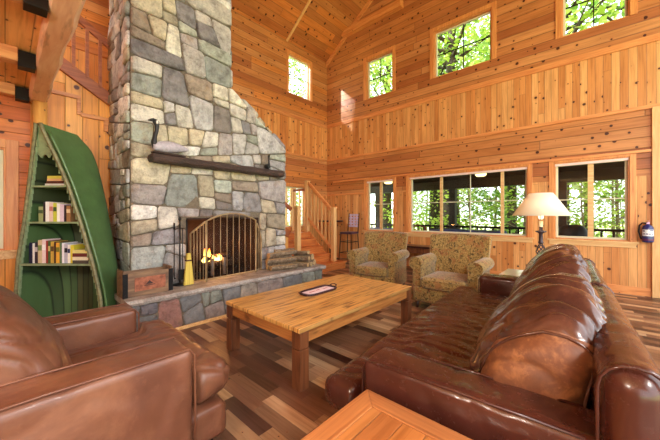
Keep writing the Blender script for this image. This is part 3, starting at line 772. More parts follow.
# ---------------------------------------------------------------- firewood
def bark_mat():
    t = NT('firewood_bark'); n = t.noise(t.map(t.tc(), (1,1,1)), 22, 5, .7); c = t.ramp(n, [(.3, S(80,64,50)), (.55, S(140,120,94)), (.75, S(190,170,140))])
    return t.pbr(c, .9, t.bump(n, 1.0, .02))
def end_mat():
    t = NT('split_wood_face'); n = t.noise(t.tc(), 30, 4, .7); return t.pbr(t.ramp(n, [(.3, S(150,118,80)), (.7, S(206,178,128))]), .8, t.bump(n, .4, .006))
M_['lbark'] = bark_mat(); M_['lend'] = end_mat()
def fire_log(c, d, L, r, cut, label, seed):
    """split log: round bark section with one or two flat cut sides"""
    rg = random.Random(seed); d = Vector(d).normalized(); a = d.cross(Vector((0,0,1))).normalized(); b = a.cross(d); c = Vector(c)
    n = 14; sec = []
    for j in range(n):
        t = 2*pi*j/n; q = r*(1+rg.uniform(-.09,.09)); x, y = cos(t)*q, sin(t)*q
        if cut and y > r*.3: y = r*.3+(y-r*.3)*.12
        if cut > 1 and x > r*.35: x = r*.35+(x-r*.35)*.15
        sec.append((x, y))
    m = MB(); vs = []; K = 6
    for i in range(K+1):
        f = i/K; w = Vector((rg.uniform(-1,1), rg.uniform(-1,1), rg.uniform(-1,1)))*.004; s = 1+rg.uniform(-.05,.05)
        for x, y in sec: vs.append(c + d*((f-.5)*L) + a*x*s + b*y*s + w)
    for i in range(K):
        for j in range(n):
            flat = cut and sec[j][1] > r*.28 and sec[(j+1) % n][1] > r*.28
            m.add([vs[i*n+j], vs[i*n+(j+1) % n], vs[(i+1)*n+(j+1) % n], vs[(i+1)*n+j]], [(3,2,1,0)], 1 if flat else 0)
    m.add(vs[:n], [tuple(range(n))], 1); m.add(vs[-n:], [tuple(range(n))[::-1]], 1)
    o = m.build('firewood_log', [M_['lbark'], M_['lend']]); tag(o, label, 'firewood', 'firewood stacked on the hearth')
dA = (.93, -.20, 0); dB = (.25, -.93, .02)
LG = [((2.99,3.70,ZH+.058), dA, .46, .056, 1, 'split log lying lengthwise, lowest of the firewood beside the screen'),
      ((3.02,3.84,ZH+.058), dA, .44, .055, 0, 'round log at the bottom of the firewood, against the chimney'),
      ((2.98,3.75,ZH+.160), dA, .50, .053, 1, 'long grey log in the second layer of the firewood'),
      ((3.04,3.88,ZH+.165), dA, .42, .050, 0, 'bark covered log second layer, behind the long grey one'),
      ((3.04,3.80,ZH+.262), (.95,-.1,.03), .52, .054, 1, 'thick weathered log on top of the firewood pile'),
      ((3.16,3.90,ZH+.262), dA, .36, .046, 0, 'short log on top of the firewood, touching the chimney stones'),
      ((3.36,3.76,ZH+.052), dB, .36, .050, 2, 'split log with its pale cut end out, bottom row next to the lengthwise logs'),
      ((3.47,3.78,ZH+.050), dB, .36, .048, 1, 'half log showing a pale cut end in the bottom row'),
      ((3.58,3.80,ZH+.052), dB, .34, .050, 0, 'round log end at the stair side of the firewood'),
      ((3.41,3.78,ZH+.148), dB, .36, .048, 2, 'wedge of firewood with cut end out in the middle row'),
      ((3.52,3.80,ZH+.150), dB, .35, .050, 0, 'round log with cut end out in the middle row near the stairs'),
      ((3.43,3.80,ZH+.243), dB, .34, .044, 1, 'split log with cut end out on the top row')]
for i, a in enumerate(LG): fire_log(*a, 40+i)
# ---------------------------------------------------------------- canoe bookcase
def interp(tab, z):
    if z <= tab[0][0]: return tab[0][1]
    for (a, p), (b, q) in zip(tab[:-1], tab[1:]):
        if z <= b: return p+(q-p)*(z-a)/(b-a)
    return tab[-1][1]
HWt = [(0,.475), (.4,.448), (.8,.386), (1.24,.282), (1.6,.196), (1.9,.108), (2.1,.042), (2.2,.014)]
YFt = [(0,0), (.5,0), (.8,-.03), (1.24,-.06), (1.6,-.10), (1.9,-.15), (2.2,-.21)]
YKt = [(0,.53), (.8,.54), (1.3,.54), (1.6,.52), (1.85,.49), (2.0,.45), (2.1,.39), (2.17,.28), (2.2,.20)]
def sm3(t, z): return (interp(t, z-.05)+interp(t, z)+interp(t, z+.05))/3
M_['canoe'] = plain('green_canoe_paint', S(76,108,62), .4, var=.18, scale=7, coat=.2)
M_['canoe_in'] = boards('dark_green_canoe_inside', 'Z', 'X', .055, 3.0, [S(60,92,58), S(84,116,70), S(44,66,46), S(96,100,64)], knots=0, groove=.12, gdark=(.01,.015,.01,1), rough=.6, grain=.12, soft=.9)
M_['canoe_pale'] = plain('weathered_green_paint', S(132,150,112), .55, var=.25, scale=14)
M_['gunwale'] = plain('worn_gunwale', S(120,118,84), .55, var=.4, scale=25)
ROT = radians(-47.9)
cb = thing('canoe_bookcase', 'green canoe stood on end as a bookcase with three shelves beside the chimney', 'bookcase', (.372, 4.18, 0), ROT)
NZ, NT2 = 44, 24
def hullpt(z, th, k=0.0):
    w = sm3(HWt, z)-k; yf = sm3(YFt, z); d = sm3(YKt, z)-yf-k
    w = max(w, .004); c, s_ = cos(th), sin(th)
    return (w*math.copysign(abs(c)**.62, c), yf + d*abs(s_)**.75, z)
mb = MB(); vs = [hullpt(2.2*i/NZ, pi*j/NT2) for i in range(NZ+1) for j in range(NT2+1)]; q = NT2+1
mb.add(vs, [(i*q+j, i*q+j+1, (i+1)*q+j+1, (i+1)*q+j)[::-1] for i in range(NZ) for j in range(NT2)], 0, True)
mb.add([vs[NZ*q+j] for j in range(q)], [tuple(range(q))], 0); mb.build('hull', M_['canoe'], cb)
mb = MB(); vs = [hullpt(2.16*i/NZ, pi*j/NT2, .016) for i in range(NZ+1) for j in range(NT2+1)]
mb.add(vs, [(i*q+j, (i+1)*q+j, (i+1)*q+j+1, i*q+j+1)[::-1] for i in range(NZ) for j in range(NT2)], 0, True); mb.build('lining', M_['canoe_in'], cb)
for s_ in (-1, 1):
    g = MB(); pts = []
    for i in range(34):
        z = 2.2*i/33; w = sm3(HWt, z); pts.append((s_*(w+.004), sm3(YFt, z)-.004, z))
    g.tube(pts, .017, 8); g.build('gunwale', M_['gunwale'], cb)
    g = MB(); g.tube([(p[0]+s_*.03, p[1]+.03, p[2]) for p in pts[:-1]], .014, 8); g.build('outwale', M_['canoe'], cb)
    g = MB()
    for i in range(30):
        z = .1+i*.066; w = sm3(HWt, z)-.022; y = sm3(YFt, z); g.box(s_*w-.006, y-.004, z-.034, s_*w+.006, y+.02, z+.033)
    g.build('inwale', M_['canoe_pale'], cb)
# scalloped deck at the bow
mb = MB(); L_ = []; 
for i in range(9): z = 2.18-.33*i/8; L_.append((-sm3(HWt, z)+.012, z))
for i in range(1, 12): f = i/12; L_.append(((-1+2*f)*(sm3(HWt, 1.85)-.012), 1.85+.035*abs(sin(f*pi*3))+.02))
for i in range(9): z = 1.85+.33*i/8; L_.append((sm3(HWt, z)-.012, z))
yv = lambda z: sm3(YFt, z)+.006
n = len(L_); vs = [(x, yv(z), z) for x, z in L_]+[(x, yv(z)+.014, z) for x, z in L_]
mb.add(vs, [tuple(range(n)), tuple(range(n, 2*n))[::-1]] + [(i, n+i, n+(i+1) % n, (i+1) % n) for i in range(n)]); mb.build('bow_deck', M_['canoe_pale'], cb)
SH = [.79, 1.23, 1.60]
for z in SH:
    w = sm3(HWt, z)-.018; yf = sm3(YFt, z); pl = [(-w, yf+.0), (w, yf+.0)]
    for j in range(1, 12): x, y, _ = hullpt(z, pi*j/12, .02); pl.append((x, min(y, 9)))
    mb = MB(); mb.prism(pl, z-.018, z, 'z'); mb.build('shelf', M_['canoe_pale'], cb)
BM = {}
def bookmat(c):
    if c not in BM: BM[c] = plain('book_%d_%d_%d' % c, S(*c), .5, var=.08, scale=40, bump=.02)
    return BM[c]
M_['pages'] = plain('book_pages', S(224,212,184), .8, var=.08, scale=80)
def to_world(x, y, z): c, s_ = cos(ROT), sin(ROT); return (.372+c*x-s_*y, 4.18+s_*x+c*y, z)
def book(x0, w, h, z, col, label, grp, y=.02, d=.17, lean=0, band=None, flat=False, L=.2):
    b = thing('book', label, 'book', to_world(x0+w/2, y, z), ROT, grp)
    if lean: b.rotation_euler = (0, lean, ROT)
    m = MB(); t = .004
    if flat:
        m.box(-L/2, 0, 0, L/2, d, t); m.box(-L/2, 0, h-t, L/2, d, h); m.box(-L/2, 0, t, L/2, t, h-t); m.build('cover', bookmat(col), b)
        p = MB(); p.box(-L/2+.004, t, t, L/2-.004, d-.004, h-t); p.build('pages', M_['pages'], b)
    else:
        m.box(-w/2, 0, 0, -w/2+t, d, h); m.box(w/2-t, 0, 0, w/2, d, h); m.box(-w/2+t, 0, 0, w/2-t, t, h); m.build('cover', bookmat(col), b)
        p = MB(); p.box(-w/2+t, t, .004, w/2-t, d-.004, h-.006); p.build('pages', M_['pages'], b)
        if band:
            m = MB(); m.box(-w/2+.001, -.0012, h*.55, w/2-.001, -.0002, h*.78); m.build('spine_label', bookmat(band), b)
G3 = 'books on the lowest canoe shelf'; z3 = SH[0]+.001
rows3 = [(.034,.235,(34,34,62),None,'navy book standing first in the lowest shelf row'), (.022,.225,(232,228,220),None,'white book between the navy and the blackish one'),
 (.03,.235,(46,34,48),(190,180,180),'blackish plum book near the start of the lowest row'), (.042,.262,(206,188,150),(120,140,80),'wide tan book, low shelf, beside the blackish plum one'),
 (.038,.270,(228,208,204),(240,240,236),'pinkish white tall book on the lowest shelf'), (.02,.255,(150,50,44),None,'thin dark red book on the lowest shelf'),
 (.024,.25,(64,96,52),(190,190,120),'green book with pale band on the lowest shelf'), (.034,.245,(196,164,72),(90,70,40),'mustard book with brown band on the lowest shelf'),
 (.018,.24,(70,36,34),None,'thin maroon book beside the mustard one'), (.036,.232,(226,170,60),(120,120,50),'orange yellow book on the lowest shelf'),
 (.022,.235,(92,120,84),None,'grey green book after the orange one'), (.022,.23,(232,232,238),None,'thin white book after the grey green one'),
 (.034,.22,(178,180,196),(30,30,40),'pale lilac grey book with black band'), (.026,.21,(240,238,230),(40,50,90),'white book with blue band next to the yellow one'),
 (.034,.205,(222,210,66),None,'bright yellow book ending the upright lowest row')]
x = -.325
for w, h, c, bd, lb in rows3: book(x, w, h*.93, z3, c, lb, G3, band=bd); x += w+.0025
z = z3
for h, c, lb in ((.034,(70,66,60),'dark grey book at the bottom of the flat pile'), (.036,(222,214,184),'cream book second in the flat pile'), (.036,(96,40,38),'maroon book third in the flat pile'), (.034,(214,206,130),'pale yellow book on top of the flat pile')):
    book(.20, 0, h, z, c, lb, G3, flat=True, L=.185 if h > .035 else .17, y=.0) if False else book(.242, 0, h, z, c, lb, G3, flat=True, L=.165, y=-.01); z += h+.001
G2 = 'books on the middle canoe shelf'; z2 = SH[1]+.001; x = -.175
for w, h, c, bd, lb in [(.046,.165,(150,160,110),(70,90,60),'short sage green book starting the middle shelf row'), (.02,.215,(44,40,44),None,'thin black book on the middle shelf'), (.036,.218,(238,236,232),None,'tall white book on the middle shelf'),
 (.038,.212,(226,202,190),(190,120,110),'beige pink book on the middle shelf'), (.036,.205,(196,204,70),(60,90,50),'lime yellow book on the middle shelf'), (.028,.2,(240,240,236),None,'white book between the lime and the lilac book'),
 (.04,.19,(216,198,214),None,'pale lilac book on the middle shelf'), (.022,.18,(40,34,40),None,'black book next to the lilac one'), (.04,.175,(150,110,72),(220,200,160),'brown book ending the middle shelf row')]:
    book(x, w, h*.95, z2, c, lb, G2, band=bd, y=-.03); x += w+.003
G1 = 'books lying on the top canoe shelf'; z = SH[2]+.001
for L, h, c, lb in ((.21,.024,(208,206,200),'pale grey book, lowest of the pile on the top canoe shelf'), (.175,.026,(84,44,36),'dark brown book in the top shelf pile'), (.165,.022,(216,170,130),'tan book in the top shelf pile'), (.16,.03,(206,198,84),'yellow book crowning the top shelf pile')):
    book(.005, 0, h, z, c, lb, G1, flat=True, L=L, y=-.04, d=.15); z += h+.001

# ---------------------------------------------------------------- leather helpers
def ridged(v, k=2.0): return (1-abs(noise.noise(v))*1.6)**k if abs(noise.noise(v))*1.6 < 1 else 0
def folds(sx=6, sy=22, sz=22, amp=.006, off=0):
    """long thin creases running along the axis with the smallest scale"""
    def f(p, n):
        q = Vector((p.x*sx+off, p.y*sy, p.z*sz)); w = noise.noise_vector(p*3+Vector((off,0,0)))*1.6
        return amp*(noise.noise(q+w)*1.3 + .6*noise.noise(q*2.1+w)) - amp*1.3*ridged(q*.9+w*1.2, 6)
    return f
def piping(parent, pts, r=.006, mat='leather', name='piping'):
    m = MB(); m.tube(pts, r, 6); return m.build(name, M_[mat], parent)
# ---------------------------------------------------------------- leather sofa (runs along x, its front faces +y)
sf = thing('leather_sofa', 'long dark brown leather sofa with creased seat and squared arms', 'sofa', (2.44, .35, 0))
O = Vector((2.44, .35, 0))
def sofa(mb, name, mat, **k):
    for i, v in enumerate(mb.v): mb.v[i] = tuple(Vector(v)-O)
    return mb.build(name, mat, sf, **k)
mb = MB(); mb.soft(1.15, -.14, .06, 3.74, 1.02, .27, .04, (50, 20, 6), bulge=(0,.012,0), fn=folds(3,3,8,.004)); sofa(mb, 'base', M_['leather'])
def tcush(p):
    # T-shaped front: the wings reach in front of the arms, the body sits between them
    x, y, z = p
    k = max(0, min(1, (.90-y)/.09)); k = k*k*(3-2*k)
    x0, x1 = 1.14+(1.345-1.14)*k, 3.75-(3.75-3.535)*k
    f = (x-1.12)/(3.77-1.12); return (x0+(x1-x0)*f, y, z)
def seatfold(p, n):
    w = noise.noise_vector(Vector((p.x*2.2, p.y*2.2, 0)))*.9
    q = Vector((p.x*9.0, p.y*2.6, p.z*9))+w
    top = max(0, n.z)
    a = -.015*ridged(q, 5) + .007*noise.noise(q*1.1)
    return a*(.12+.88*top) + .004*noise.noise(p*4)
mb = MB(); mb.soft(1.12, .02, .275, 3.77, 1.085, .455, .07, (150, 70, 10), bulge=(0,.02,.03), fn=seatfold, warp=tcush); sofa(mb, 'seat_cushion', M_['leather'])
for x0, x1 in ((1.12, 1.335), (3.545, 3.765)):
    mb = MB(); mb.soft(x0, -.06, .06, x1, .81, .625, .032, (14, 50, 26), bulge=(.006,.008,.008), fn=folds(5,5,5,.0035)); o = sofa(mb, 'arm', M_['leather'])
    def A(x, y, z): return Vector((x, y, z))-O
    for xx in (x0+.012, x1-.012):
        piping(o, [A(xx, .02, .620), A(xx, .4, .624), A(xx, .795, .617), A(xx, .812, .58), A(xx, .818, .3), A(xx, .815, .1)], .0055)
mb = MB(); mb.soft(1.10, -.165, .06, 3.79, -.01, .87, .07, (90, 16, 40), bulge=(.01,0,.0), fn=folds(10,3,3,.003)); bk = sofa(mb, 'back', M_['leather'])
for xx in (1.125, 2.42, 3.765):
    pts = [Vector((xx, -.009, .3))-O, Vector((xx, -.006, .74))-O]
    for i in range(9):
        t = pi*i/8; pts.append(Vector((xx, -.0875+.081*cos(t), .795+.079*sin(t)))-O)
    pts.append(Vector((xx, -.168, .5))-O); piping(bk, pts, .006)
for i, (x, y) in enumerate(((1.22,.93), (3.67,.93), (1.22,-.12), (3.67,-.12))):
    m = MB(); m.lathe([(0,0), (.03,0), (.036,.065), (0,.065)], n=12); m.v = [tuple(Vector(v)+Vector((x,y,0))-O) for v in m.v]; m.build('foot', M_['iron'], sf)

def sofa_cushion(x0, x1, y0, y1, z0, z1, off, endmat):
    ym, zm = (y0+y1)/2, (z0+z1)/2
    def warp(p):
        x, y, z = p; f = (z-z0)/(z1-z0)
        e_ = max(0, 1-(x-x0)/.42)**1.6
        z = z - .09*e_*f - .05*e_*f*max(0, (ym-y)/.2); x = x - .03*e_*(1-f)
        y = y - .07*f + .02*sin(f*pi); g_ = max(0, (y-y0)/(y1-y0)-.22); fp = max(0, f); z = z - .24*g_**1.4*fp**1.5
        x = x + .02*noise.noise(Vector((off, y*3, z*3)))
        return (x, y, z + .018*noise.noise(Vector((x*3+off, y*3, 0))))
    def fn(p, n):
        e = 1-min(1, abs(n.x)); f = (p.z-z0)/(z1-z0)
        w = noise.noise(Vector((p.x*4, p.y*6, p.z*6+off)))*1.1
        r = -.020*ridged(Vector((p.x*9+off+w, p.y*1.5+w*.4, p.z*1.8)), 5) + .016*noise.noise(Vector((p.x*19+off+w, p.y*2, p.z*2+w)))
        s_ = .010*noise.noise(p*5+Vector((off,0,0))) - .012*ridged(p*3.3+Vector((off, 1, 2)), 7)*(1-e)
        return r*e + s_
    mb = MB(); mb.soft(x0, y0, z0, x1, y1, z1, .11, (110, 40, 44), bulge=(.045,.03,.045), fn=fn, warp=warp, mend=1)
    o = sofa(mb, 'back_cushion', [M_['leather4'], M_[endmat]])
    hy, hz = (y1-y0)/2-.035, (z1-z0)/2-.035
    for xx, s_ in ((x0+.022, -1),):
        pts = []
        for i in range(41):
            t = 2*pi*i/40; c, s2 = cos(t), sin(t)
            y = ym+hy*math.copysign(abs(c)**.45, c); z = zm+hz*math.copysign(abs(s2)**.45, s2)
            y2 = warp((xx, y, z)); pts.append(Vector(y2)-O)
        piping(o, pts, .006, 'leather4')
    return o
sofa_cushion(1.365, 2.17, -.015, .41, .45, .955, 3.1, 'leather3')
sofa_cushion(2.24, 3.50, .0, .38, .45, 1.02, 8.7, 'leather4')
a_ = radians(3.6); pv = Vector((1.12, .81, 0)); dv = O-pv
sf.rotation_euler.z = a_; sf.location = (pv.x+dv.x*cos(a_)-dv.y*sin(a_), pv.y+dv.x*sin(a_)+dv.y*cos(a_), 0)
# ---------------------------------------------------------------- leather armchair (faces +x)
ac = thing('leather_armchair', 'worn tan-brown leather armchair with thick squared arms beside the hearth', 'armchair', (.15, 2.06, 0)); OA = Vector((.15, 2.06, 0))
def arm(mb, name, mat, **k):
    for i, v in enumerate(mb.v): mb.v[i] = tuple(Vector(v)-OA)
    return mb.build(name, mat, ac, **k)
mb = MB(); mb.soft(-.50, 1.54, .06, .85, 2.63, .265, .05, (30, 30, 8), bulge=(.02,0,0), fn=folds(5,3,8,.006)); arm(mb, 'base', M_['leather2'])
def tc2(p):
    x, y, z = p; k = max(0, min(1, (.70-x)/.08)); k = k*k*(3-2*k)
    a, b = 1.535+(1.745-1.535)*k, 2.64-(2.64-2.43)*k; return (x, a+(b-a)*(y-1.52)/(2.65-1.52), z)
def sf2(p, n):
    w = noise.noise_vector(p*2.4)*.9; q = Vector((p.x*3.4, p.y*8, p.z*9))+w
    return -.014*ridged(q, 5) + .010*noise.noise(q*.8) + .007*noise.noise(p*6)
mb = MB(); mb.soft(-.3, 1.52, .27, .885, 2.65, .475, .085, (70, 70, 14), bulge=(.02,.0,.035), fn=sf2, warp=tc2); arm(mb, 'seat_cushion', M_['leather2'])
for y0, y1 in ((1.50, 1.735), (2.435, 2.66)):
    mb = MB(); mb.soft(-.52, y0, .06, .64, y1, .63, .035, (50, 14, 26), bulge=(.008,.008,.01), fn=folds(4,4,4,.005, y0)); o = arm(mb, 'arm', M_['leather2'])
    for yy in (y0+.012, y1-.012):
        piping(o, [Vector(q)-OA for q in ((-.4, yy, .628), (.1, yy, .633), (.62, yy, .625), (.646, yy, .59), (.650, yy, .3), (.646, yy, .1))], .006, 'leather2')
mb = MB(); mb.soft(-.72, 1.50, .06, -.42, 2.66, .86, .08, (14, 40, 30), fn=folds(4,4,4,.005)); arm(mb, 'back', M_['leather2'])
def wb(p):
    x, y, z = p; f = (z-.46)/.52
    return (x - .30*f + .03*sin(f*pi), y, z)
def fb2(p, n):
    w = noise.noise_vector(p*2.2)*1.1; q = Vector((p.x*3, p.y*3.2, p.z*7))+w
    return -.018*ridged(q, 6) + .012*noise.noise(p*4)
mb = MB(); mb.soft(-.36, 1.74, .46, .25, 2.44, .99, .10, (50, 60, 50), bulge=(.03,.02,.03), fn=fb2, warp=wb); o = arm(mb, 'back_cushion', M_['leather2'])
pts = []
for i in range(49):
    t = 2*pi*i/48; c, s_ = cos(t), sin(t); pts.append(Vector(wb((-.08+.255*math.copysign(abs(c)**.5, c), 1.80, .72+.225*math.copysign(abs(s_)**.5, s_))))-OA)
piping(o, pts, .007, 'leather2')
for x, y in ((.76,1.62), (.76,2.55), (-.6,1.6), (-.6,2.56)):
    m = MB(); m.lathe([(0,0), (.03,0), (.036,.068), (0,.068)], n=12); m.v = [tuple(Vector(v)+Vector((x,y,0))-OA) for v in m.v]; m.build('foot', M_['iron'], ac)
# ---------------------------------------------------------------- patterned armchairs (front faces local -x)
def fabric():
    t = NT('floral_tapestry'); v = t.voro(t.map(t.tc(), (1,1,1)), 34); n = t.noise(t.tc(), 26, 4, .65, dist=1.2); n2 = t.noise(t.tc(), 9, 3, .6, dist=1.0)
    c = t.ramp(n, [(.34, S(54,40,24)), (.44, S(108,88,44)), (.52, S(176,148,88)), (.60, S(136,104,52)), (.69, S(66,64,32))])
    c = t.mix(t.ramp(n2, [(.55, (0,0,0,1)), (.62, (.55,.55,.55,1))]), c, S(150,88,50))
    c = t.mix(t.ramp(v.outputs['Distance'], [(.10, (.5,.5,.5,1)), (.25, (0,0,0,1))]), c, S(206,186,136))
    return t.pbr(c, .85, t.bump(n, .3, .004), spec=.2, sheen=.3)
M_['fabric'] = fabric(); M_['dfoot'] = wood('dark_foot', S(70,40,26), S(40,22,16), 'Z')
def tapestry_chair(label, loc, rz):
    t = thing('tapestry_armchair', label, 'armchair', loc, rz, 'patterned armchairs')
    m = MB(); m.soft(-.38, -.40, .09, .36, .40, .29, .03, (20, 20, 8), bulge=(.01,0,0)); m.build('base', M_['fabric'], t)
    m = MB(); m.soft(-.42, -.295, .28, .22, .295, .43, .055, (24, 24, 10), bulge=(.015,0,.025)); o = m.build('seat_cushion', M_['fabric'], t)
    for z in (.31, .405):
        m = MB(); m.tube([(-.2,-.292,z), (-.37,-.29,z), (-.418,-.25,z), (-.43,0,z), (-.418,.25,z), (-.37,.29,z), (-.2,.292,z)], .006, 6); m.build('piping', M_['fabric'], o)
    for s_ in (-1, 1):
        prof = [(s_*.30,.10), (s_*.30,.56)]
        for i in range(13):
            a = radians(205-280*i/12); prof.append((s_*(.375+.088*cos(a)), .60+.085*sin(a)))
        prof += [(s_*.405,.50), (s_*.405,.10)]
        m = MB(); m.prism(prof, -.345, .30, 'x', smooth=True); a_ = m.build('arm', M_['fabric'], t, .012)
        m = MB(); m.tube([(-.352, y, z) for y, z in prof], .006, 6); m.build('piping', M_['fabric'], a_)
    def w(p):
        x, y, z = p; f = (z-.30)/.68
        return (x + .17*f - .5*max(0, abs(y)-.2)**1.3*(.4+.6*f), y*(.90+.17*f), z + .015*(1-(y/.4)**2)*f)
    m = MB(); m.soft(.17, -.40, .28, .31, .40, .97, .05, (10, 36, 36), bulge=(.02,0,.0), warp=w); b = m.build('backrest', M_['fabric'], t)
    m = MB(); m.tube([w((.18,-.395,.45)), w((.18,-.395,.8)), w((.175,-.375,.94)), w((.17,-.2,.968)), w((.17,0,.97)), w((.17,.2,.968)), w((.175,.375,.94)), w((.18,.395,.8)), w((.18,.395,.45))], .006, 6); m.build('piping', M_['fabric'], b)
    for x, y in ((-.33,-.35), (-.33,.35), (.33,-.33), (.33,.33)):
        m = MB(); m.lathe([(0,0), (.018,0), (.03,.05), (.028,.095), (0,.095)], x, y, 12); m.build('foot', M_['dfoot'], t)
    return t
tapestry_chair('patterned tapestry armchair near the stairs, set at an angle', (4.47, 2.86, 0), radians(11))
tapestry_chair('patterned tapestry armchair between the sofa arm and the other armchair', (4.27, 1.515, 0), radians(2)).scale = (1.04, 1.04, 1.03)
# ---------------------------------------------------------------- coffee table
M_['ctop'] = boards('knotty_table_top', 'X', 'Y', .178, 6.0, [S(222,162,88), S(206,142,72), S(228,170,98), S(200,134,66)], knots=.5, groove=.012, grain=.75, rough=.32, coat=.25, soft=.8)
M_['ctop2'] = wood('table_side_wood', S(196,134,72), S(146,88,42), 'X', streak=.7, knots=.8)
M_['ctopy'] = wood('table_end_wood', S(190,126,66), S(140,84,42), 'Y', streak=.7)
M_['cleg'] = wood('table_leg_wood', S(122,74,44), S(82,46,28), 'Z', streak=.8, freq=18)
ct = thing('coffee_table', 'large rustic pine coffee table with square legs in the middle of the room', 'table', (2.32, 2.13, 0))
def streaked_top():
    t = NT('rustic_table_top'); x, y, z = t.sep(t.tc()); row = t.m('FLOOR', t.m('DIVIDE', y, .178)); fr = t.m('FRACT', t.m('DIVIDE', y, .178)); rn = t.wn(t.comb(row, 1.3))
    off = t.m('MULTIPLY', rn, 17.0)
    g = t.noise(t.comb(t.m('ADD', t.m('MULTIPLY', x, 1.4), off), t.m('MULTIPLY', y, 30.0), 0), 1, 4, .6, dist=.7)
    c = t.ramp(g, [(.3, S(178,122,62)), (.5, S(216,164,92)), (.75, S(236,190,118))])
    c = t.mix(1.0, c, t.ramp(rn, [(0, (.88,.86,.8,1)), (1, (1.06,1.04,1.0,1))]), 'MULTIPLY')
    s1 = t.noise(t.comb(t.m('ADD', t.m('MULTIPLY', x, 3.6), off), t.m('MULTIPLY', y, 38.0), 4.0), 1, 3, .5, dist=.4)
    c = t.mix(t.ramp(s1, [(.55, (0,0,0,1)), (.64, (.8,.8,.8,1))]), c, S(96,54,26))
    e = t.m('MINIMUM', fr, t.m('SUBTRACT', 1.0, fr)); gm = t.m('SUBTRACT', 1.0, t.m('DIVIDE', e, .012), clamp=True)
    c = t.mix(t.m('MULTIPLY', gm, .7), c, S(70,36,18))
    return t.pbr(c, .33, t.bump(t.m('SUBTRACT', t.m('MULTIPLY', g, .3), gm), .3, .004), coat=.2)
M_['ttop'] = streaked_top()
mb = MB(); mb.box(-.885, -.535, .432, .885, .535, .465); mb.build('table_top', M_['ttop'], ct, .005)
mb = MB(); mb.box(-.83, -.515, .34, .83, -.49, .432); mb.build('apron', M_['ctop2'], ct, .002)
mb = MB(); mb.box(-.83, .49, .34, .83, .515, .432); mb.build('apron', M_['ctop2'], ct, .002)
for s_ in (-1, 1):
    mb = MB(); mb.box(s_*.865, -.48, .34, s_*.84, .48, .432); mb.build('apron', M_['ctopy'], ct, .002)
for sx in (-1, 1):
    for sy in (-1, 1):
        mb = MB(); x, y = sx*.832, sy*.485; mb.box(x-.046, y-.046, 0, x+.046, y+.046, .30); mb.box(x-.036, y-.036, .30, x+.036, y+.036, .308); mb.box(x-.046, y-.046, .308, x+.046, y+.046, .431)
        mb.build('leg', M_['cleg'], ct, .004)
# tray
M_['traym'] = plain('dark_tray', S(52,22,34), .35, var=.2, coat=.3)
ty = thing('serving_tray', 'small dark tray with raised rim and loop handles on the coffee table', 'tray', (2.30, 2.245, .466), radians(1))
mb = MB(); ov = [(.235*math.copysign(abs(cos(2*pi*i/40))**.55, cos(2*pi*i/40)), .10*math.copysign(abs(sin(2*pi*i/40))**.55, sin(2*pi*i/40))) for i in range(40)]
mb.prism(ov, .0, .008, 'z'); mb.build('base', M_['traym'], ty)
mb = MB(); mb.tube([(x, y, .014) for x, y in ov+ov[:1]], .009, 8); mb.build('rim', M_['traym'], ty)
for s_ in (-1, 1):
    mb = MB(); mb.tube([(s_*.232, -.045, .018), (s_*.262, -.035, .03), (s_*.272, 0, .034), (s_*.262, .035, .03), (s_*.232, .045, .018)], .006, 8); mb.build('handle', M_['traym'], ty)
cdm = MB(); cdm.box(-.19, -.06, 0, .19, .062, .005)
cd = cdm.build('printed_card', plain('pinkish_card', S(236,214,216), .6, var=.05, scale=30), None, .001, loc=(2.30, 2.245, .4745), rotz=radians(1)); tag(cd, 'pinkish white printed card lying in the dark tray', 'card')
mb = MB()
for x0, x1, y in ((-.14,-.06,.0), (-.03,.03,.012), (.07,.14,-.002)): mb.box(x0, y-.007, .0052, x1, y+.007, .0062)
mb.build('print_marks', plain('card_print', S(196,96,96), .6), cd)
# ---------------------------------------------------------------- side table in front of the sofa arm
M_['sfx'] = wood('side_frame_x', S(204,134,76), S(160,96,52), 'X', streak=.75, coat=.25, rough=.32, knots=.5)
M_['sfy'] = wood('side_frame_y', S(200,132,76), S(150,90,50), 'Y', streak=.8, coat=.25, rough=.32, knots=.5)
M_['sin'] = boards('side_table_planks', 'X', 'Y', .092, 4.0, [S(204,134,72), S(172,106,58), S(214,148,84), S(146,90,52)], knots=1, groove=.04, rough=.32, coat=.25, grain=.7)
sd = thing('side_table', 'orange pine side table with mitred frame top near the sofa arm', 'table', (.775, .445, 0)); w, d, f = .315, .315, .085
zt = .52
for a, m_ in ((((-w,-d),(w,-d),(w-f,-d+f),(-w+f,-d+f)), 'sfx'), (((-w,d),(w,d),(w-f,d-f),(-w+f,d-f)), 'sfx'), (((-w,-d),(-w,d),(-w+f,d-f),(-w+f,-d+f)), 'sfy'), (((w,-d),(w,d),(w-f,d-f),(w-f,-d+f)), 'sfy')):
    mb = MB(); mb.prism(list(a), zt-.03, zt, 'z'); mb.build('frame_board', M_[m_], sd, .003)
mb = MB(); mb.box(-w+f+.0015, -d+f+.0015, zt-.028, w-f-.0015, d-f-.0015, zt-.0025); mb.build('top_panel', M_['sin'], sd, .002)
for sx in (-1, 1):
    mb = MB(); mb.box(sx*(w-.03), -d+.04, zt-.11, sx*(w-.05), d-.04, zt-.03); mb.build('apron', M_['sfy'], sd)
    mb = MB(); mb.box(-w+.04, sx*(d-.03), zt-.11, w-.04, sx*(d-.05), zt-.03); mb.build('apron', M_['sfx'], sd)
    for sy in (-1, 1):
        mb = MB(); x, y = sx*(w-.045), sy*(d-.045); mb.box(x-.03, y-.03, 0, x+.03, y+.03, zt-.031); mb.build('leg', M_['cleg'], sd, .003)
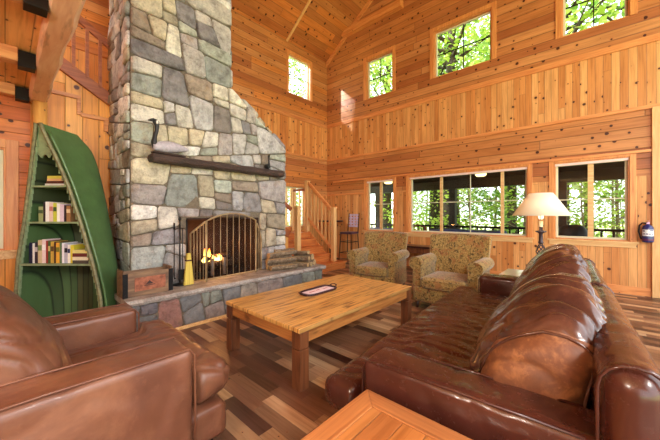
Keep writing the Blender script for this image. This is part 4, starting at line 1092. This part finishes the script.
# ---------------------------------------------------------------- end table with lamp
M_['glare_top'] = plain('glare_toned_top', S(212,186,168), .12, var=.06, coat=.5)  # pale base colour carries the white glare on the table top
et = thing('end_table', 'low end table with a shiny top toned pale for glare beyond the sofa arm', 'table', (4.25, .50, 0)); a = .33
mb = MB(); mb.box(-a, -a-.05, .545, a, a+.05, .575); mb.build('table_top', M_['glare_top'], et, .006)
mb = MB(); mb.box(-a+.03, -a-.02, .47, a-.03, a+.02, .545); mb.build('apron', M_['sfx'], et)
for sx in (-1, 1):
    for sy in (-1, 1):
        mb = MB(); x, y = sx*(a-.05), sy*(a-.0); mb.box(x-.028, y-.028, 0, x+.028, y+.028, .47); mb.build('leg', M_['cleg'], et)
lp = thing('table_lamp', 'iron table lamp with twisted cage stem and wide cream shade', 'lamp', (4.32, .485, .576))
M_['lampi'] = plain('lamp_iron', S(64,54,60), .45, .5, var=.2)
mb = MB(); mb.lathe([(0,0), (.095,0), (.098,.012), (.06,.03), (.035,.045), (.028,.06), (.034,.08), (.026,.10), (.022,.16), (.030,.175), (.022,.19), (.0,.19)], n=24); mb.build('base', M_['lampi'], lp)
mb = MB()
for k in range(6):
    pts = []
    for i in range(17):
        f = i/16; r = .012+.034*sin(pi*f); t = 2*pi*k/6+pi*1.1*f; pts.append((cos(t)*r, sin(t)*r, .19+.19*f))
    mb.tube(pts, .0058, 6)
mb.build('twisted_cage', M_['lampi'], lp)
mb = MB(); mb.lathe([(0,.38), (.024,.38), (.030,.395), (.022,.41), (.020,.50), (.03,.51), (.055,.52), (.058,.53), (.02,.54), (.018,.58), (0,.58)], n=20); mb.build('neck', M_['lampi'], lp)
mb = MB(); mb.lathe([(.022,.58), (.022,.64), (.02,.65), (0,.65)], n=14); mb.build('socket', plain('socket_cream', S(232,214,180), .5), lp)
def shade_mat():
    t = NT('cream_shade'); d = t.n('ShaderNodeBsdfDiffuse'); d.inputs[0].default_value = S(250,244,228); tr = t.n('ShaderNodeBsdfTranslucent'); tr.inputs[0].default_value = S(250,232,196)
    mx = t.n('ShaderNodeMixShader'); mx.inputs[0].default_value = .30; t.l(d.outputs[0], mx.inputs[1]); t.l(tr.outputs[0], mx.inputs[2]); t.l(mx.outputs[0], t.out.inputs[0]); return t.mat
M_['shade'] = shade_mat()
mb = MB(); zb, zt2, rb_, rt = .715, .985, .298, .122; nn = 16; vs = []
for (r, z) in ((rb_, zb), (rt, zt2), (rt-.004, zt2), (rb_-.004, zb)):
    for j in range(nn*2): t = 2*pi*j/(nn*2); q = 1 if j % 2 else .985; vs.append((cos(t)*r*q, sin(t)*r*q, z))
m2 = nn*2; mb.add(vs, [(i*m2+j, i*m2+(j+1) % m2, ((i+1) % 4)*m2+(j+1) % m2, ((i+1) % 4)*m2+j) for i in range(4) for j in range(m2)], 0, True)
mb.build('lamp_shade', M_['shade'], lp)
mb = MB(); mb.tube([(0,0,.65), (.05,0,.72), (.055,0,.86), (0,0,.96), (-.055,0,.86), (-.05,0,.72), (0,0,.65)], .003, 6); mb.tube([(-rt,0,.96), (rt,0,.96)], .003, 6); mb.build('harp', M_['brass'], lp)
mb = MB(); mb.soft(-.028, -.028, .67, .028, .028, .74, .027, (6,6,6)); bm = NT('bulb'); bm.pbr((1,.9,.7,1), .4, emit=(1,.88,.68,1), es=.8); mb.build('bulb', bm.mat, lp)
bl = bpy.data.lights.new('lamp_bulb_light', 'POINT'); bl.energy = 4; bl.color = (1,.80,.55); bl.shadow_soft_size = .04
o = bpy.data.objects.new('lamp_bulb_light', bl); C.objects.link(o); o.location = (4.32, .485, .576+.78)
# small dark red figurine beside the lamp
mb = MB(); mb.lathe([(0,0), (.040,0), (.036,.02), (.022,.035), (.034,.06), (.036,.085), (.018,.11), (.012,.12), (.022,.135), (.024,.155), (.012,.175), (0,.178)], n=20)
tag(mb.build('figurine', plain('burgundy_glaze', S(84,20,36), .25, coat=.4), None, loc=(4.13, .44, .576)), 'small glossy burgundy figurine at the foot of the lamp', 'ornament')
# ---------------------------------------------------------------- bar table and stool by the stairs
bt = thing('bar_table', 'tall dark bar table half hidden behind the newel post', 'table', (6.45, 5.80, 0))
M_['dwood'] = wood('dark_walnut', S(58,30,34), S(34,18,22), 'X', rough=.3, coat=.3)
mb = MB(); mb.lathe([(0,1.10), (.36,1.10), (.37,1.12), (.36,1.14), (0,1.14)], n=28); mb.build('table_top', M_['dwood'], bt)
mb = MB(); mb.lathe([(0,0), (.22,0), (.22,.02), (.04,.05), (.035,1.10), (0,1.10)], n=20); mb.build('pedestal', M_['iron'], bt)
bs = thing('bar_stool', 'metal bar stool with plum seat and pale pierced backrest', 'stool', (6.50, 5.14, 0), radians(185))
mb = MB(); mb.soft(-.20, -.20, .77, .20, .20, .83, .028, (12,12,5)); mb.build('seat', plain('plum_seat', S(60,34,60), .35, coat=.3), bs)
for x in (-.17, .17):
    for y in (-.17, .17):
        mb = MB(); mb.tube([(x*1.25, y*1.25, 0), (x, y, .77)], .013, 8); mb.build('leg', M_['iron'], bs)
mb = MB()
for z, k in ((.25, 1.17), (.55, 1.08)):
    q = .17*k; mb.tube([(-q,-q,z), (q,-q,z), (q,q,z), (-q,q,z), (-q,-q,z)], .009, 6)
mb.build('foot_ring', M_['iron'], bs)
for y in (-.17, .17):
    mb = MB(); mb.tube([(-.18, y, .80), (-.22, y, 1.1), (-.25, y, 1.36)], .012, 8); mb.build('back_post', M_['iron'], bs)
mb = MB()
for z in (.98, 1.06, 1.14, 1.22, 1.30): mb.box(-.245+(1.1-z)*.1, -.16, z-.022, -.230+(1.1-z)*.1, .16, z+.022)
for y in (-.10, 0, .10): mb.box(-.24, y-.02, .96, -.225, y+.02, 1.33)
mb.build('backrest', plain('pale_lilac_back', S(206,184,206), .5), bs)
# low dark console under the windows
cs = thing('console_bench', 'low dark wooden console along the wall behind the patterned armchairs', 'console', (6.62, 2.95, 0))
mb = MB(); mb.box(-.2, -1.0, .53, .2, 1.0, .57); mb.build('top', M_['dwood'], cs, .004)
mb = MB(); mb.box(-.17, -.96, .40, .17, .96, .53); mb.build('apron', M_['cleg'], cs)
for y in (-.93, 0, .93):
    for x in (-.15, .15): mb = MB(); mb.box(x-.025, y-.025, 0, x+.025, y+.025, .40); mb.build('leg', M_['cleg'], cs)
# ---------------------------------------------------------------- extinguisher
fx = thing('fire_extinguisher', 'dark blue fire extinguisher with white label hung on the pine wall', 'fire extinguisher', (6.79, -.615, .87))
M_['navy'] = plain('navy_enamel', S(30,42,104), .3, coat=.4)
mb = MB(); mb.lathe([(0,0), (.06,0), (.066,.01), (.068,.03), (.068,.22), (.055,.255), (.025,.275), (.02,.29), (0,.29)], n=24); mb.build('cylinder', M_['navy'], fx)
mb = MB(); mb.lathe([(.0685,.028), (.0692,.03), (.0692,.055), (.0685,.057)], n=24); mb.build('purple_band', plain('plum_band', S(96,34,82), .4), fx)
def arc_strip(z0, z1, a0, a1, r, n=10):
    m = MB(); vs = []
    for i in range(n+1): t = radians(a0+(a1-a0)*i/n); vs += [(cos(t)*r, sin(t)*r, z0), (cos(t)*r, sin(t)*r, z1)]
    m.add(vs, [(2*i, 2*i+2, 2*i+3, 2*i+1) for i in range(n)], 0, True); return m
lbm = arc_strip(.10, .20, 115, 245, .0692).build('label', plain('label_white', S(232,234,240), .5), fx)
for (z0, z1, a0, a1) in ((.125,.140,130,150), (.125,.140,156,180), (.125,.140,186,204), (.125,.140,210,228), (.170,.188,122,150), (.176,.192,196,236)):
    arc_strip(z0, z1, a0, a1, .0698, 4).build('lettering', M_['navy'], lbm)
mb = MB(); mb.box(-.02,-.018,.285,.02,.018,.315); mb.box(-.09,-.01,.312,.03,.01,.322); mb.box(-.095,-.01,.335,.03,.01,.343); mb.build('valve_handle', plain('pinkish_metal', S(206,160,190), .35, .6), fx, .002)
mb = MB(); mb.tube([(-.01,.02,.30), (-.015,.06,.305), (-.02,.095,.26), (-.02,.10,.17), (-.02,.085,.09), (-.02,.075,.05)], .011, 8); mb.build('hose', M_['steel'], fx)
mb = MB(); mb.box(.068,-.02,.06,.088,.02,.30); mb.build('bracket', M_['steel'], fx)
# ---------------------------------------------------------------- porch
mb = MB(); mb.box(7.05, -5, -.14, 10.1, 9, -.02); struct('porch_floor', mb, boards('porch_boards', 'Y', 'X', .14, 3.0, [S(120,104,92), S(104,92,84), S(134,118,104)], knots=0))
M_['dark_roof'] = boards('dark_porch_ceiling', 'Y', 'X', .16, 3.0, [S(58,48,42), S(48,42,38), S(66,54,46)], knots=0)
mb = MB(); mb.prism([(7.05, 2.80), (10.1, 2.30), (10.1, 2.4), (7.05, 2.92)], -5, 9, 'y'); struct('porch_roof', mb, M_['dark_roof'])
mb = MB(); mb.box(9.42, -5, 2.12, 9.58, 9, 2.39); struct('porch_beam', mb, M_['dark_roof'])
M_['pdark'] = plain('dark_post_paint', S(52,46,40), .6, var=.2)
for i, y in enumerate((-2.3, .62, 3.34, 6.1, 8.7)):
    mb = MB(); mb.box(9.41, y-.09, -.02, 9.59, y+.09, 2.12); o = mb.build('porch_post', M_['pdark'])
    tag(o, ['dark porch post seen at the end of the porch past the last window', 'dark porch post seen through the window by the extinguisher', 'dark porch post seen through the wide middle window', 'dark porch post seen through the window near the stairs', 'dark porch post at the far corner of the porch'][i], 'post', 'porch posts')
rl = thing('porch_railing', 'black porch railing with short balusters outside the windows', 'railing', (9.5, 2, -.02))
mb = MB(); mb.box(-.06, -7, .93, .06, 7, .99); mb.build('top_rail', M_['iron'], rl)
mb = MB(); mb.box(-.025, -7, .12, .025, 7, .17); mb.build('bottom_rail', M_['iron'], rl)
y = -4.0
while y < 5.6:
    mb = MB(); mb.box(-.02, y-.02, .17, .02, y+.02, .93); mb.build('baluster', M_['iron'], rl); y += .21
M_['bluec'] = plain('blue_cover', S(58,66,128), .6, var=.15)
for (x, y, lx, ly, z, lb) in ((8.25, 2.55, .8, 1.75, .92, 'long porch table under a blue cover outside the wide window'), (8.4, 5.8, .8, 1.8, .88, 'porch table under a blue cover outside the window near the stairs')):
    t = thing('porch_table', lb, 'table', (x, y, -.02), 0, 'covered porch tables')
    mb = MB(); mb.soft(-lx/2, -ly/2, z-.25, lx/2, ly/2, z, .03, (12, 20, 6), fn=lambda p, n: .01*noise.noise(p*6)); mb.build('cover', M_['bluec'], t)
    for sx in (-1, 1):
        for sy in (-1, 1): mb = MB(); mb.box(sx*(lx/2-.08)-.03, sy*(ly/2-.08)-.03, 0, sx*(lx/2-.08)+.03, sy*(ly/2-.08)+.03, z-.22); mb.build('leg', M_['iron'], t)
wc = thing('porch_chair', 'brown bentwood porch chair seen at the edge of the wide window', 'chair', (8.1, 3.88, -.02), radians(20))
M_['wick'] = plain('brown_wicker', S(120,66,44), .6, var=.3, scale=50)
mb = MB(); mb.box(-.25,-.25,.40,.25,.25,.45); mb.build('seat', M_['wick'], wc, .01)
mb = MB(); mb.tube([(-.25,-.28,.66), (.1,-.3,.72), (.27,-.2,.95), (.3,0,1.02), (.27,.2,.95), (.1,.3,.72), (-.25,.28,.66)], .03, 10)
for y_ in (-.2,-.1,0,.1,.2): mb.tube([(.24,y_,.45), (.28,y_*1.05,.95)], .012, 6)
mb.build('backrest', M_['wick'], wc)
for sx in (-1, 1):
    for sy in (-1, 1): mb = MB(); mb.tube([(sx*.23, sy*.25, 0), (sx*.21, sy*.23, .42 if sx > 0 else .66)], .02, 8); mb.build('leg', M_['wick'], wc)
gb = MB(); gb.soft(7.75, .06, -.02, 8.25, .66, 1.10, .20, (16, 20, 24), fn=lambda p, n: .02*noise.noise(p*4), warp=lambda p: (p[0], .36+(p[1]-.36)*(1.05-.25*max(0, p[2]-.7)/.4), p[2]))
tag(gb.build('covered_grill', plain('black_grill_cover', S(36,32,32), .6)), 'barbecue under a black cover outside the window by the lamp', 'grill')
lm = NT('lit_lantern_glass'); lm.pbr((1,.8,.45,1), .4, emit=(1,.72,.30,1), es=2.2)
for x, y, lb in ((8.3, 4.96, 'lit porch lantern seen through the window near the stairs'), (8.3, 2.21, 'lit porch lantern seen through the wide middle window')):
    t = thing('porch_lantern', lb, 'lamp', (x, y, 2.31), 0, 'porch lanterns')
    mb = MB(); mb.lathe([(0,0), (.10,0), (.13,.03), (.13,.13), (.10,.15), (0,.15)], n=16); mb.build('shade', lm.mat, t)
    mb = MB(); mb.lathe([(0,.15), (.12,.15), (.04,.19), (.02,.2), (.02,.262), (0,.262)], n=16); mb.build('cap', M_['steel'], t)
# ---------------------------------------------------------------- woods
mb = MB(); mb.box(-40, -60, -.9, 90, 90, -.5); struct('ground', mb, plain('leaf_litter_ground', S(206,214,150), .95, var=.4, scale=1.5))
def leafmat(name, a, b, c):
    t = NT(name); v = t.n('ShaderNodeVertexColor'); v.layer_name = 'Col'; oi = t.n('ShaderNodeObjectInfo')
    col = t.ramp(t.sep(v.outputs[0])[0], [(0, a), (.5, b), (1, c)])
    d = t.n('ShaderNodeBsdfDiffuse'); tr = t.n('ShaderNodeBsdfTranslucent'); t.l(col, d.inputs[0]); t.l(col, tr.inputs[0])
    mx = t.n('ShaderNodeMixShader'); mx.inputs[0].default_value = .5; t.l(d.outputs[0], mx.inputs[1]); t.l(tr.outputs[0], mx.inputs[2]); t.l(mx.outputs[0], t.out.inputs[0]); return t.mat
LM = [leafmat('spring_leaves', S(150,188,66), S(196,218,100), S(224,238,140)), leafmat('deep_leaves', S(104,150,70), S(152,190,96), S(200,222,136))]
TM = plain('tree_bark', S(70,60,50), .95, var=.35, scale=10, bump=.4)
TM2 = plain('pale_tree_bark', S(140,124,100), .95, var=.3, scale=10, bump=.4)
def tree_meshes(seed, H, r0, z0, crown, nc, nl, ls, lean=0):
    rg = random.Random(seed); t = MB(); pts = []
    for i in range(9): f = i/8; pts.append((lean*f*H+.12*sin(f*5+seed)*f, .12*cos(f*4+seed)*f, H*f))
    t.tube(pts, [r0*(1-.8*i/8) for i in range(9)], 9)
    lf = MB(); clusters = []
    for k in range(nc):
        z = z0+(H*1.03-z0)*((k+rg.random())/nc); fz = (z-z0)/(H-z0); a = rg.uniform(0, 2*pi); R_ = crown*(.35+.65*sin(pi*min(1, .15+fz*.8)))*rg.uniform(.35, 1)
        base = Vector((lean*z, 0, max(.3, z-R_*.45))); c = Vector((lean*z+cos(a)*R_, sin(a)*R_, z)); clusters.append(c)
        mid = (base+c)/2+Vector((rg.uniform(-.1,.1), rg.uniform(-.1,.1), rg.uniform(-.05,.15)))
        t.tube([base, mid, c], [r0*.26, r0*.15, .012], 5, cap=False)
    for k in range(nl):
        c = clusters[k % nc]; p = c+Vector((rg.gauss(0,.42), rg.gauss(0,.42), rg.gauss(0,.24)))*(crown/2.2)
        d = Vector((rg.uniform(-1,1), rg.uniform(-1,1), rg.uniform(-.6,.4))).normalized(); s_ = d.cross(Vector((rg.uniform(-1,1), rg.uniform(-1,1), 1.2))).normalized()
        L = ls*rg.uniform(.7, 1.3); g = rg.random()
        lf.add([p, p+d*L*.5+s_*L*.32, p+d*L, p+d*L*.5-s_*L*.32], [(0,1,2,3)], 0, False, (g, g, g, 1))
    return t, lf
KINDS = [('woodland_tree', 3, 11.5, .25, 4.2, 2.6, 44, 4200, .20, 0, TM), ('woodland_tree', 8, 13.0, .32, 4.6, 3.0, 46, 4200, .21, .02, TM), ('sapling', 5, 4.4, .05, .5, 1.5, 24, 1400, .15, .03, TM2), ('sapling', 17, 6.0, .07, .7, 1.9, 28, 1600, .17, -.04, TM2)]
protos = []
for i, (nm, seed, H, r0, z0, cr_, nc, nl, ls, lean, tm) in enumerate(KINDS):
    tb, lf = tree_meshes(seed, H, r0, z0, cr_, nc, nl, ls, lean)
    lb = ['tall leafy tree in the woods beyond the porch', 'tall leafy tree in the woods beyond the porch', 'slender bright green sapling beyond the porch railing', 'slender bright green sapling beyond the porch railing'][i]
    root = thing(nm, lb, 'tree', (0,0,-.5), 0, 'trees of the woods' if i < 2 else 'saplings beyond the porch')
    tb.build('trunk', tm, root); lf.build('foliage', LM[i % 2], root); protos.append(root)
RT = random.Random(21)
TP = [(0,13.0,5.4), (1,12.3,4.42), (0,12.8,.9), (1,13.5,-1.4), (0,15.5,2.8), (1,17,6.8), (0,18,0.2), (1,14.0,8.5), (0,20,4), (1,19,-3), (0,15,12), (1,11,14.5), (0,7.5,13.5), (1,24,9), (0,3,13), (1,-2,12),
      (2,12.1,3.6), (3,12.2,1.9), (2,12.2,.2), (3,13,-.6), (2,12.4,6.3), (3,14,4.6), (2,14.5,1.5), (3,16,3.6), (2,12.4,-2.2), (3,16,-.6), (2,13.6,7.4), (3,9.6,12.5), (2,6.4,9.9), (3,4.6,10.6), (2,-1.2,8.4), (3,8.3,10.2), (2,15.2,-2.6), (3,18,2.2), (2,17,5), (3,18,8), (2,19,-1), (3,21,1.5)]
used = set()
for k, x, y in TP:
    rz = RT.uniform(0, 6.28); s_ = RT.uniform(.85, 1.2)
    if k in used: o = dup(protos[k], (x, y, -.5), rz)
    else: o = protos[k]; o.location = (x, y, -.5); o.rotation_euler.z = rz; used.add(k)
    o.scale = (s_, s_, s_)
# ---------------------------------------------------------------- light
w = bpy.data.worlds.new('sky'); bpy.context.scene.world = w; w.use_nodes = True; nt = w.node_tree; nt.nodes.clear()
bg = nt.nodes.new('ShaderNodeBackground'); ow = nt.nodes.new('ShaderNodeOutputWorld'); nt.links.new(bg.outputs[0], ow.inputs[0])
bg.inputs[0].default_value = (.90, .95, 1.0, 1); bg.inputs[1].default_value = 2.6
sn = bpy.data.lights.new('sun', 'SUN'); sn.energy = 9.0; sn.angle = radians(3); sn.color = (1, .96, .88)
o = bpy.data.objects.new('sun', sn); C.objects.link(o); o.rotation_euler = Vector((-1.1, .85, .80)).to_track_quat('Z', 'Y').to_euler()
fl = bpy.data.lights.new('fire_glow', 'POINT'); fl.energy = 12; fl.color = (1,.42,.12); fl.shadow_soft_size = .08
o = bpy.data.objects.new('fire_glow', fl); C.objects.link(o); o.location = (2.1, 4.15, .85)
# unseen fill lamps, added out of frame to brighten and even out the room
M_['globe'] = None
gm_ = NT('fill_globe'); gm_.pbr((1,.95,.86,1), .4, emit=(1,.9,.75,1), es=3); 
def fill_pendant(loc, E, col, label, top, r=.16):
    t = thing('fill_lamp', label, 'lamp', loc, 0, 'added fill lamps'); n = 14
    m = MB(); m.lathe([(.03, r)] + [(r*sin(pi*i/n), r*cos(pi*i/n)) for i in range(1, n)] + [(.0, -r)], n=20); m.build('globe', gm_.mat, t)
    m = MB(); m.tube([(0,0,r-.01), (0,0,top-loc[2])], .008, 6); m.lathe([(.05, r-.01), (.05, r+.05), (.0, r+.05)], n=14); m.build('rod', M_['iron'], t)
    l = bpy.data.lights.new('fill_light', 'POINT'); l.energy = E; l.color = col; l.shadow_soft_size = r*1.15
    o = bpy.data.objects.new('fill_light', l); C.objects.link(o); o.location = loc
    for ch in t.children:
        if ch.name.startswith('globe'): ch.visible_shadow = True
    o.location = (loc[0], loc[1], loc[2]-r-.02-r*1.15)
fill_pendant((.4, -2.0, 3.4), 170, (1,.95,.88), 'added fill lamp, a globe on a rod behind the sofa', 7.0, .2)
fill_pendant((-.9, 5.6, 4.7), 70, (1,.90,.78), 'added fill lamp, a globe high in the stairwell', 6.7, .12)
fill_pendant((-1.5, .6, 2.45), 90, (1,.90,.78), 'added fill lamp, a globe under the loft by the entry wall', 2.765, .12)
# ---------------------------------------------------------------- camera
cam = bpy.data.cameras.new('camera'); co = bpy.data.objects.new('camera', cam); C.objects.link(co)
co.location = (0, 0, 1.3); co.rotation_euler = (radians(90), 0, radians(42.1-90)); cam.sensor_width = 36; cam.lens = 293.5/660*36; cam.shift_y = -5/660; cam.clip_start = .02; cam.clip_end = 300
sc_ = bpy.context.scene; sc_.camera = co
sc_.view_settings.view_transform = 'Standard'; sc_.view_settings.look = 'None'; sc_.view_settings.exposure = .76; sc_.view_settings.gamma = 1; sc_.view_settings.use_curve_mapping = False
sc_.cycles.use_denoising = True; sc_.cycles.max_bounces = 8; sc_.cycles.diffuse_bounces = 5; sc_.cycles.transparent_max_bounces = 24; sc_.cycles.caustics_reflective = False; sc_.cycles.caustics_refractive = False
sc_.cycles.sample_clamp_indirect = 6
